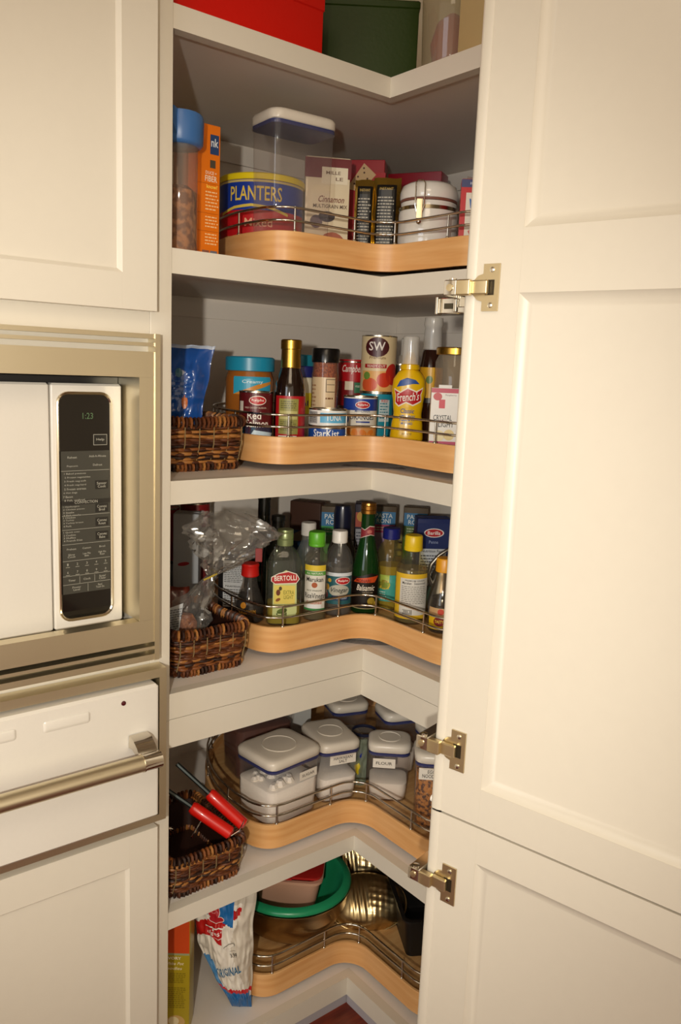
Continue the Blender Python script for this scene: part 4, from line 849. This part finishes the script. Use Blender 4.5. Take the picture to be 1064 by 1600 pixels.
pf = [(.028, 0), (.032, .004), (.032, .098), (.0315, .106), (.028, .114), (.0195, .126), (.0150, .134), (.0148, .148)]
P = Print().rect(-.040, .012, .036, .102, '#e2b82c', 1).rect(-.024, .020, .036, .093, '#d6d2c8', 2).text('PREMIUM GRADE', .006, .089, .04, .003, '#4a4844').text('Marukan', -.010, .084, .018, .005, '#1c1a18').text('Seasoned', .016, .084, .024, .005, '#5a5854').lines(-.020, .042, .032, .079, 10, '#8a8680').lines(-.018, .022, .0, .032, 1, '#d6d2c8')
for i in range(8): P.rect(-.016+i*.0024, .021, -.0148+i*.0024, .031, '#2a2826', 3)
bottle('rice_vinegar_bottle', 'clear vinegar bottle with a yellow cap, its back label turned forward', 'bottle', .108, -.011, z, pf, GL('#f6f0dc', .03), [(.0168, .143), (.0182, .144), (.0184, .149), (.0178, .150), (.0180, .151), (.0175, .171), (.0160, .1735), (.002, .174)], M('#e6c21a', .35), P, GL('#e8dcA0'.lower(), .12), .108, rot=-42)
pf = [(.023, 0), (.0265, .004), (.0265, .045), (.0255, .056), (.0195, .078), (.0145, .098), (.0135, .118)]
P = Print().rect(-.030, .008, .030, .034, '#e0b41c', 1).rect(-.030, .034, .030, .050, '#c8a070', 2).ell(-.004, .043, .006, .006, '#c8442c', 3).ell(-.006, .024, .011, .009, '#7a1c1c', 3).text('TASTY', -.006, .024, .017, .006, '#e8c83c', 4).ell(.014, .028, .006, .006, '#e8cf50', 3).lines(.0, .010, .024, .018, 2, '#7a4a18')
bottle('soy_sauce_bottle', 'small soy sauce bottle with an orange yellow cap beside the door edge', 'bottle', .118, -.088, z, pf, GL('#e4dac8', .04), [(.0155, .116), (.017, .117), (.0165, .140), (.0150, .1425), (.002, .143)], M('#e09a12', .35), P, M('#1c0c06', .12), .066, rot=-42)
bottle('soy_sauce_bottle', 'soy sauce cruet with a red cap behind the knotted plastic bag', 'bottle', -.161, .156, z, [(.025, 0), (.029, .004), (.028, .035), (.020, .058), (.0145, .075), (.0135, .092)], GL('#d8d0c8', .04), [(.0155, .088), (.0175, .090), (.0165, .105), (.0175, .110), (.0160, .113), (.002, .113)], M('#c81a14', .35), Print().ell(-.008, .036, .006, .006, '#b87a20').text('KIKKOMAN', .0, .024, .034, .008, '#c8902c'), M('#0e0705', .1), .060, rot=-42)
P = Print().rect(-.020, .010, .022, .105, '#c4c6c8', 1).lines(-.018, .06, .020, .10, 11, '#5a5c60').text('Nutrition', .0, .053, .03, .004, '#222').lines(-.018, .012, .020, .048, 8, '#5a5c60') if False else Print().rect(-.020, .010, .022, .105, '#c4c6c8', 1).lines(-.018, .06, .020, .10, 11, '#5a5c60').text('Nutrition', .0, .053, .03, .004, '#222222').lines(-.018, .012, .020, .048, 8, '#5a5c60')
carton('label_carton', 'dark carton with a white ingredients panel behind the red capped soy cruet', 'carton', -.148, .232, z, .060, .04, .110, '#1a1a20', P, rot=-42)
for lab, x, y, h, r in (('tall black green bottle behind the olive oil, its neck reaching the shelf above', -.047, .285, .221, .0125), ('shorter black bottle with a wide cap, right of the tall black one', -.057, .217, .188, .0125)):
    bottle('wine_bottle', lab, 'bottle', x, y, z, [(.030, 0), (.033, .004), (.033, .11), (.028, .135), (.0145, .158), (r-.0015, h-.02)], M('#0c120a', .08, coat=.5), [(r, h-.045), (r+.0006, h-.044), (r+.0002, h-.012), (r+.0015, h-.011), (r+.0013, h-.001), (r-.001, h), (.001, h)], M('#131411', .25), Print().rect(-.02, .04, .03, .10, '#16241a', 1), rot=-42, group=None)
# spouted tin oil can
t = thing('spouted_cruet', 'grey metal cruet with a curved spout behind the yellow capped bottle', 'cruet', (.185, -.020, z), -42)
G().lathe([(.034, 0), (.036, .003), (.034, .04), (.022, .085), (.016, .10), (.016, .108), (.002, .112)], M('#8f8a80', .3, .9), 28).build('cruet_body', t, ang=60)
g = G(); g.tube([(-.018, -.010, .06), (-.030, -.014, .085), (-.024, -.014, .11), (-.010, -.012, .128), (.004, -.010, .138), (.020, -.008, .144)], .0045, M('#8f8a80', .3, .9), 10, rf=lambda q: 1.3-.7*q); g.build('spout', t, ang=60)
# cans at the left back
for (lab, x, y, zz, h, hx, bits) in (
    ('dark red labelled can at the far left back, topmost of its stack', -.272, .410, .10, .130, '#7a2018', Print().rect(-.04, .0, .04, .05, '#b8986a', 1)),
    ('cream labelled can at the far left back, beneath the dark red one', -.272, .410, 0, .0998, '#9a8a68', None),
    ('red cola can behind the knotted bag, left of the white carton', -.205, .430, .110, .115, '#a01418', Print().rect(-.012, .06, .012, .1, '#d8c8c8', 1)),
    ('red topped can behind the plastic bag, highest of the row', -.133, .425, .110, .122, '#8c1c20', Print().rect(-.06, .0, .06, .07, '#c4c6cc', 1)),
    ('white labelled can under the red cola can', -.205, .430, 0, .1098, '#a8b0b8', None),
    ('pale can under the red topped can behind the bag', -.133, .425, 0, .1098, '#8a3034', Print().ell(0, .05, .02, .02, '#c8c0bc'))):
    can('food_can', lab, 'can', x, y, ZB['s4']+zz, .033, h, hx, bits, rot=-42)
carton('navy_carton', 'dark navy carton at the left end behind the basket', 'carton', -.318, .355, ZB['s4'], .075, .05, .165, '#10162c', rot=-30)
carton('white_carton', 'tall white carton with a small red mark behind the plastic bag', 'carton', -.192, .350, ZB['s4'], .052, .04, .225, '#a9acb0', Print().ell(-.004, .12, .012, .004, '#a02028', 2, 10), rot=-38)

# knotted bag of pasta in the second basket
t = thing('plastic_food_bag', 'crinkled clear plastic bag twisted shut with pasta inside, in the middle basket', 'bag', (-.306, .120, ZB['s4']+.012), -35)
FILM = GL('#f0eeea', .06, .12, 2.6)
def bagrings(prof, seed, m, n=30, name='bag_film', cr=.012, ang=25):
    rings = []; q3 = []
    for p0, p1 in zip(prof, prof[1:]):
        for f in (0, .25, .5, .75): q3.append(tuple(u0+(u1-u0)*f for u0, u1 in zip(p0, p1)))
    for (x, zz, a, b) in q3+[prof[-1]]:
        rg = []
        for k in range(n):
            th = 2*pi*k/n; q = 1+noise.noise(Vector((cos(th)*2+seed, sin(th)*2, zz*38)))*.55*min(1, a/.03)+noise.noise(Vector((cos(th)*6, sin(th)*6+seed, zz*90)))*.25+noise.noise(Vector((th*9, seed, zz*160)))*.10
            rg.append((x+a*q*cos(th), b*q*sin(th), zz+noise.noise(Vector((th*2, seed, zz*20)))*cr*.5))
        rings.append(rg)
    g = G(); g.loft(rings, m, (True, False)); return g.build(name, t, ang=ang)
lo = [(-.020, .035, .018, .010), (-.018, .040, .030, .016), (-.012, .055, .036, .018), (-.006, .075, .036, .018), (.006, .100, .028, .015), (.020, .126, .016, .010), (.034, .146, .007, .006)]
hi = [(.034, .146, .007, .006), (.040, .155, .018, .012), (.050, .168, .034, .020), (.058, .183, .050, .028), (.064, .200, .062, .032), (.068, .218, .068, .032), (.066, .236, .066, .028), (.060, .252, .054, .018), (.054, .262, .036, .008)]
bagrings(lo, 1, FILM, 48); bagrings(hi, 5, FILM, 72, ang=22)
g = G(); g.loft([[(-.014+a*cos(2*pi*k/16), b*sin(2*pi*k/16), zz) for k in range(16)] for zz, a, b in ((.036, .016, .008), (.045, .024, .011), (.060, .024, .011), (.074, .016, .008))], speckle('pasta_shells', '#8a4a24', '#b87444', 120)); g.build('pasta', t)
g = G(); g.add([(-.052, -.016, .038), (-.020, -.022, .046), (-.012, -.020, .100), (-.040, -.017, .088)], [(0, 1, 2, 3)], M('#c4c6c8', .5)); o = g.build('paper_label', t, sm=False)
Pq = Print().lines(0, 0, .03, .045, 10, '#5c6068'); Pq.build(t, lambda u, v, o: (-.049+u+v*.2, -.0195-u*.12-o*2-.0012, .042+v+u*.25), name='label_print')
g = G(); g.tube([(.022, -.009, .140), (.034, -.011, .146), (.045, -.008, .152)], .0018, M('#b8a040', .4), 6); g.build('twist_tie', t)
g = G(); g.box(.112, .124, -.030, -.0285, .180, .204, M('#7a1c1c', .4), .0006); g.build('red_tag', t)
t = thing('snack_bag', 'brown and green snack bag lying low in the middle basket, behind the clear bag', 'bag', (-.330, .175, ZB['s4']+.015), -20)
g = G(); n1, m1 = 10, 12; vs = []; fs = []
for j in range(m1+1):
    for i in range(n1+1):
        u = i/n1*2-1; v = j/m1; vs.append((u*.045, -.012*(1-u*u)*sin(pi*v)+wob((u*2, v*3, 9), 1, .008)-.002+v*.02, v*.105))
for j in range(m1):
    for i in range(n1): a = j*(n1+1)+i; fs.append((a, a+1, a+n1+2, a+n1+1))
g.add(vs, fs, M('#5c2418', .3, coat=.3)); o = g.build('bag_film', t, ang=180); sd = o.modifiers.new('thickness', 'SOLIDIFY'); sd.thickness = .004; sd.offset = 1
Print().poly([(-.01, .055), (.035, .06), (.04, .095), (.0, .1)], '#6f8048', 1).text('WHOLE', -.022, .075, .03, .012, '#d8ccb8', 2, tilt=60).ell(.016, .078, .014, .011, '#94985c', 2).build(t, lambda u, v, o: (u, -.012*(1-(u/.045)**2)*sin(pi*v/.105)+wob((u/.045*2, v/.105*3, 9), 1, .008)-.002+v/.105*.02-.0015-o*2, v), .008, vcut=.01)

# ---------------- fourth tray shelf: square containers
z = ZB['s5']
basket('dark woven basket holding red handled tongs and whisks', -.322, .115, z, .158, .205, .082, 3)
RED = M('#c8160c', .3, coat=.3)
def tong(label, p0, p1, grp):
    t = thing('red_handled_tool', label, 'kitchen tool', p1, 0, grp)
    a = Vector(p0)-Vector(p1); d_ = a.normalized()
    g = G(); g.tube([d_*(-.002), d_*.002, d_*.010, d_*.045, d_*.080, d_*.086], .0115, RED, 16, rf=lambda q: (.55 if q < .1 else (1.0 if q < .9 else .8))); g.build('red_grip', t, ang=50)
    g = G(); g.tube([d_*.084, d_*.12, a], .0042, M('#3c4242', .3, .8), 8); g.build('metal_shaft', t)
    return t, d_
zb = ZB['s5']
t, d_ = tong('thicker red handled tool leaning against the tray rail, upper of the pair', (-.339, .108, zb+.206), (-.2507, .018, zb+.100), 'pair of red handled tools in the basket')
t2, d2 = tong('lower red handled tool lying on the basket rim, nearer the front', (-.365, .100, zb+.168), (-.279, .016, zb+.0935), 'pair of red handled tools in the basket')
g = G(); g.tube([Vector((-.0405, -.0225, .004)), Vector((-.028, -.028, .012)), Vector((-.010, -.013, .0135)), Vector((.004, .004, .012)), Vector((.012, .018, .002))], .0009, CHROME, 5); g.build('wire_clasp', t)
t = thing('wire_whisk', 'thin wire whisk among the tools in the lowest basket', 'whisk', (-.335, .11, zb+.012), 0)
for k in range(5):
    a = k*pi/5; g = G(); g.tube([(-.03+.022*sin(q)*cos(a), .022*sin(q)*sin(a)-.02+.06*(1-cos(q))*.5, .055+.03*cos(q)) for q in [pi*2*i/14 for i in range(15)]], .0009, CHROME, 5, cap=True); g.build('wire_loop', t)
g = G(); g.tube([(-.03, .04, .05), (-.01, .075, .085), (.0, .09, .10)], .004, CHROME, 8); g.build('handle', t)
g = G(); g.tube([(-.01, -.07, .085), (.02, -.045, .09), (.035, -.03, .088), (.042, -.034, .082), (.036, -.042, .078)], .0012, CHROME, 5); g.build('wire_hook', t)
z = ZT['s5']
SUG = M('#f6f1e8', .8, bump=.6, bs=300, name='sugar'); FLO = M('#ece4d8', .85, bump=.4, bs=200, name='flour')
lb = lambda tx, u, v, w_=.040, h_=.017: Print().rect(u-w_/2, v-h_/2, u+w_/2, v+h_/2, '#e4ddd0', 1).text(tx, u, v, w_*.72, h_*(.32 if '\n' not in tx else .68), '#4a443e', 2)
t = keeper('wide square sugar container with a white lid, front left of its tray', -.112, .112, z, .134, .118, .140, 6, SUG, .074, lb('SUGAR', .030, .088, .046, .018))
g = G()
rd = random.Random(4)
for i in range(20):
    a, b = rd.uniform(-.054, .005), rd.uniform(-.044, .044); r = rd.uniform(.006, .012)
    g.lathe([(r*.4, -r*.8), (r, 0), (r*.5, r*.7)], SUG, 7, (a, b)); k = len(g.v)-21
    for q in range(k, len(g.v)): x_, y_, z_ = g.v[q]; g.v[q] = (x_, y_, z_+.078)
o = g.build('sugar_lumps', t); o['kind'] = 'stuff'
keeper('medium container labelled Hawaiian salt, behind the inner corner of the rail', .022, .118, z, .092, .125, .131, -14, SUG, .052, lb('HAWAIIAN\nSALT', .004, .094, .058, .020))
keeper('narrow container labelled flour, right of the salt container', .112, .030, z, .088, .078, .128, -42, FLO, .040, lb('FLOUR', -.010, .086, .046, .020))
NOO = speckle('egg_noodles', '#4a2408', '#b8772c', 140, .40, .55, .6, .8)
t = keeper('noodle container labelled egg noodles, beside the open door', .118, -.098, z, .085, .085, .158, -42, NOO, .122, lb('EGG\nNOODLES', -.010, .118, .048, .024))
keeper('square container at the back of its tray, behind the salt', .138, .210, z, .088, .088, .146, -18, FLO, .06)
keeper('white lidded container right behind the flour container', .205, .110, z, .085, .085, .146, -20, FLO, .06)
keeper('white lidded container behind the noodles, near the door', .215, -.010, z, .085, .085, .146, -20, FLO, .06)
keeper('wide container with a navy seal behind the sugar container', -.050, .285, z, .14, .10, .158, -8, M('#5a2c1a', .5), .11)
t = thing('glass_bowl_lidded', 'round clear dish with a dark rubber rim tucked behind the flour', 'dish', (.115, .150-.035, z), 0)
G().lathe([(.018, 0), (.023, .003), (.026, .10), (.026, .104)], GL('#d8d4cc', .1), 30, cap=(True, False)).build('glass_dish', t); G().lathe([(.0255, .104), (.0275, .105), (.0275, .110), (.0255, .111)], M('#1c2038', .4), 30, cap=(False, False)).build('rubber_rim', t)
carton('packet_box', 'white packet box standing behind the sugar, near the navy sealed container', 'carton', .072, .312, z, .070, .04, .135, '#b8b8b4', Print().rect(-.036, 0, -.028, .13, '#4a5a74', 1), rot=-30)
b = sheetbag('produce_bag', 'small green and blue printed clear bag between the salt and flour', 'bag', .085, .096, z, .036, .105, .008, -42, GL('#b8c4b0', .35, .15), 8)
g = G(); g.lathe([(.003, .02), (.009, .03), (.010, .045), (.004, .055)], M('#d8c01c', .4), 12, (0, 0)); g.build('yellow_print', b)
g = G(); g.lathe([(.003, .060), (.007, .066), (.007, .074), (.003, .080)], M('#1c2c8a', .4), 12, (.004, 0)); g.build('blue_print', b)

# ---------------- lowest shelf
z = ZB['s6']
P = Print().rect(-.03, .170, .03, .235, '#c8481a', 1).rect(-.03, .0, .03, .168, '#a8941c', 1).text('SAVORY', -.002, .160, .034, .006, '#efe6d0').text('White Pot', .002, .149, .036, .006, '#e8dcb8', sk=.3).text('noodles', .0, .139, .034, .006, '#e8dcb8', sk=.3).lines(-.018, .108, .024, .130, 6, '#7a6a14').lines(-.022, .055, .024, .100, 11, '#7a6a14').ell(.006, .026, .017, .014, '#c8a468', 2).ell(.002, .028, .010, .009, '#e0d0a8', 3).rect(-.03, .166, .03, .170, '#9aa07a', 2)
carton('noodle_carton', 'tall orange and mustard yellow carton at the left of the lowest shelf', 'carton', -.343, .100, z, .062, .05, .245, '#a8941c', P, rot=-38)
def chip(u, v, s):
    if s == 1: return '#d8d0c4'
    if v < .10: return '#1a5c94'
    if v < .16 - .02*u: return '#1f6aa8' if u < .9 else '#d8d0c4'
    if v < .20 - .02*u: return '#c81c28'
    if v < .44 and u < -.62: return '#4a86b8'
    if v > .88-.0*u: return '#1a68a8' if u < .35 else '#c4bcac'
    if u > .42+.2*math.sin(v*9): return '#cdc4b4'
    if v > .74+.10*(-u) and u < .35: return '#1a68a8'
    if v > .665+.12*u+.05 and v < .80+.08*u: return '#b81c1c'
    return '#e4ded2'
t, sf = pillow('potato_chip_bag', 'crinkled white, blue and red potato chip bag standing on the lowest shelf', 'bag', -.250, .086, z, .128, .262, .024, -38, chip, 11, .008, shape=lambda v: (.30+1.35*v-.45*v*v if v < .55 else .906+.16*(v-.55)), n=56, mr=96, sheen=.18, skew=.058)
P = Print().ell(-.022, .218, .015, .016, '#e8e0d8', 1).ell(-.022, .218, .0135, .0145, '#b01c28', 2).ell(-.016, .202, .018, .007, '#e8e0d8', 1).ell(-.016, .202, .0165, .0058, '#b01c28', 2).ell(-.022, .219, .006, .006, '#d87a7a', 3).ell(-.022, .219, .0035, .004, '#b01c28', 4)
P.poly([(-.040, .166), (.000, .166), (.000, .186), (-.040, .188)], '#e8e0d8', 1).poly([(-.040, .168), (-.002, .168), (-.002, .184), (-.040, .186)], '#b81c20', 2).text("dges'", -.020, .176, .032, .011, '#f0ebe4', 3, sk=.2).poly([(-.024, .168), (-.004, .166), (-.004, .154), (-.014, .160)], '#b81c20', 2)
P.ell(.012, .150, .014, .004, '#8a8478', 1, 12).ell(.012, .1495, .0125, .0030, '#ded8cc', 2, 12).text('3.99', .018, .133, .016, .008, '#4a463e', 2, tilt=8).rect(.012, .141, .024, .1416, '#6a665e', 1).text('ORIGINAL', .0, .098, .066, .018, '#2a6890', 3, tilt=9)
P.build(t, sf, .005, vcut=.005)
z = ZT['s6']
BR = M('#b8a078', .28, 1., name='bowl_steel')
bx, by = -.036, .160
t = thing('steel_bowl', 'shiny steel mixing bowl with the green bowl nested inside', 'bowl', (bx, by, z), 0)
G().lathe([(.05, 0), (.075, .008), (.105, .035), (.122, .070), (.128, .104), (.131, .106), (.131, .108), (.126, .108), (.119, .072), (.10, .040), (.07, .014), (.001, .010)], BR, 56, cap=(True, False)).build('bowl_shell', t, ang=60)
t = thing('green_bowl', 'green plastic bowl nested in the steel mixing bowl', 'bowl', (bx, by, z+.0160), 0)
G().lathe([(.045, 0), (.065, .004), (.095, .032), (.112, .070), (.1185, .094), (.130, .0945), (.131, .098), (.127, .104), (.114, .105), (.108, .096), (.09, .036), (.06, .010), (.001, .008)], M('#1f8a5c', .3), 56, cap=(True, False)).build('bowl_shell', t, ang=60)
t = thing('storage_tub', 'pinkish beige plastic tub sitting in the green bowl', 'tub', (bx+.005, by+.015, z+.0265), -42)
g = G(); g.loft([rr(.11, .09, .015, 0), rr(.145, .12, .02, .100), rr(.155, .13, .022, .102), rr(.155, .13, .022, .108), rr(.140, .115, .02, .108), rr(.105, .085, .014, .004)], M('#c89a80', .4)); g.build('tub_body', t, ang=50)
t = thing('red_lid', 'red plastic lid lying on the beige tub', 'lid', (bx+.010, by+.020, z+.1350), -42)  # red thing peeking over the tub, built as a flat lid
g = G(); g.loft([rr(.15, .125, .02, 0), rr(.152, .127, .02, .006), rr(.13, .105, .02, .008)], M('#a8201c', .35)); g.build('lid_disc', t); g = G(); g.box(-.012, .012, -.068, -.062, .001, .006, M('#a8201c', .35)); g.build('lift_tab', t)
# embossed steel moulds
MT = M('#d0b888', .3, 1., name='mould_tin')
def mould(label, x, y, z, rot, tilt, a, b, seed):
    t = thing('cake_mould', label, 'mould', (x, y, z), (R(tilt), 0, R(rot)), 'embossed metal cake moulds')
    vs = []; fs = []; n = 44; mr = 30
    for j in range(mr+1):
        for i in range(n+1):
            u = i/n*2-1; v = j/mr*2-1; rr_ = min(1, math.hypot(u, v)); h = .045*math.sqrt(max(0, 1-rr_**2.6))
            if u > .05: h += .004*abs(sin(u*22))*abs(sin(v*14+u*3))*(1-rr_**4)
            else: h += .0025*sin(u*40+v*5)*(1-rr_**3)*(1 if u > -.4 else 0)
            k = 1 if math.hypot(u, v) <= 1 else 1/math.hypot(u, v)
            vs.append((u*k*a, v*k*b, max(0, h)))
    for j in range(mr):
        for i in range(n): q = j*(n+1)+i; fs.append((q, q+1, q+n+2, q+n+1))
    g = G(); g.add(vs, fs, MT); o = g.build('embossed_shell', t, ang=180)
    sd = o.modifiers.new('sheet', 'SOLIDIFY'); sd.thickness = .0012; sd.offset = -1
    g = G(); g.tube([(a*1.01*cos(2*pi*k/48), b*1.01*sin(2*pi*k/48), .001) for k in range(48)], .002, MT, 6, closed=True); g.build('rolled_edge', t, ang=80)
    return t
mould('upper embossed metal mould leaning up at the back, ribbed along its edge', .185, .205, z+.052, -40, 62, .105, .075, 1)
mould('lower embossed metal mould with a pebbled end, behind the inner corner of the rail', .118, .085, z+.0325, -38, 38, .090, .062, 2)
t = thing('black_handle_pan', 'small pan with a black handle knob between the bowl and the mould', 'pan', (.142, .188, z), -40)
G().lathe([(.030, 0), (.034, .003), (.036, .022), (.038, .024), (.034, .022), (.03, .004)], M('#2a2622', .3, .6), 30).build('pan_body', t); g = G(); g.lathe([(.006, .03), (.012, .036), (.012, .06), (.006, .066)], BLACK, 16, (-.03, -.03)); g.build('handle_knob', t)
t = thing('loaf_pan', 'matte black rectangular loaf pan at the right of the lowest tray', 'pan', (.178, -.022, z), -30)
g = G(); BP = M('#14110f', .45)
g.loft([rr(.085, .15, .012, 0), rr(.10, .165, .014, .085), rr(.115, .18, .018, .087), rr(.115, .18, .018, .090), rr(.097, .162, .013, .090), rr(.082, .147, .01, .003)], BP); g.build('pan_body', t, ang=50)
g = G()
for s in (-1, 1): g.tube([(-.02, s*.088, .0885), (-.018, s*.102, .089), (.018, s*.102, .089), (.02, s*.088, .0885)], .003, BP, 6)
g.build('end_handle', t)
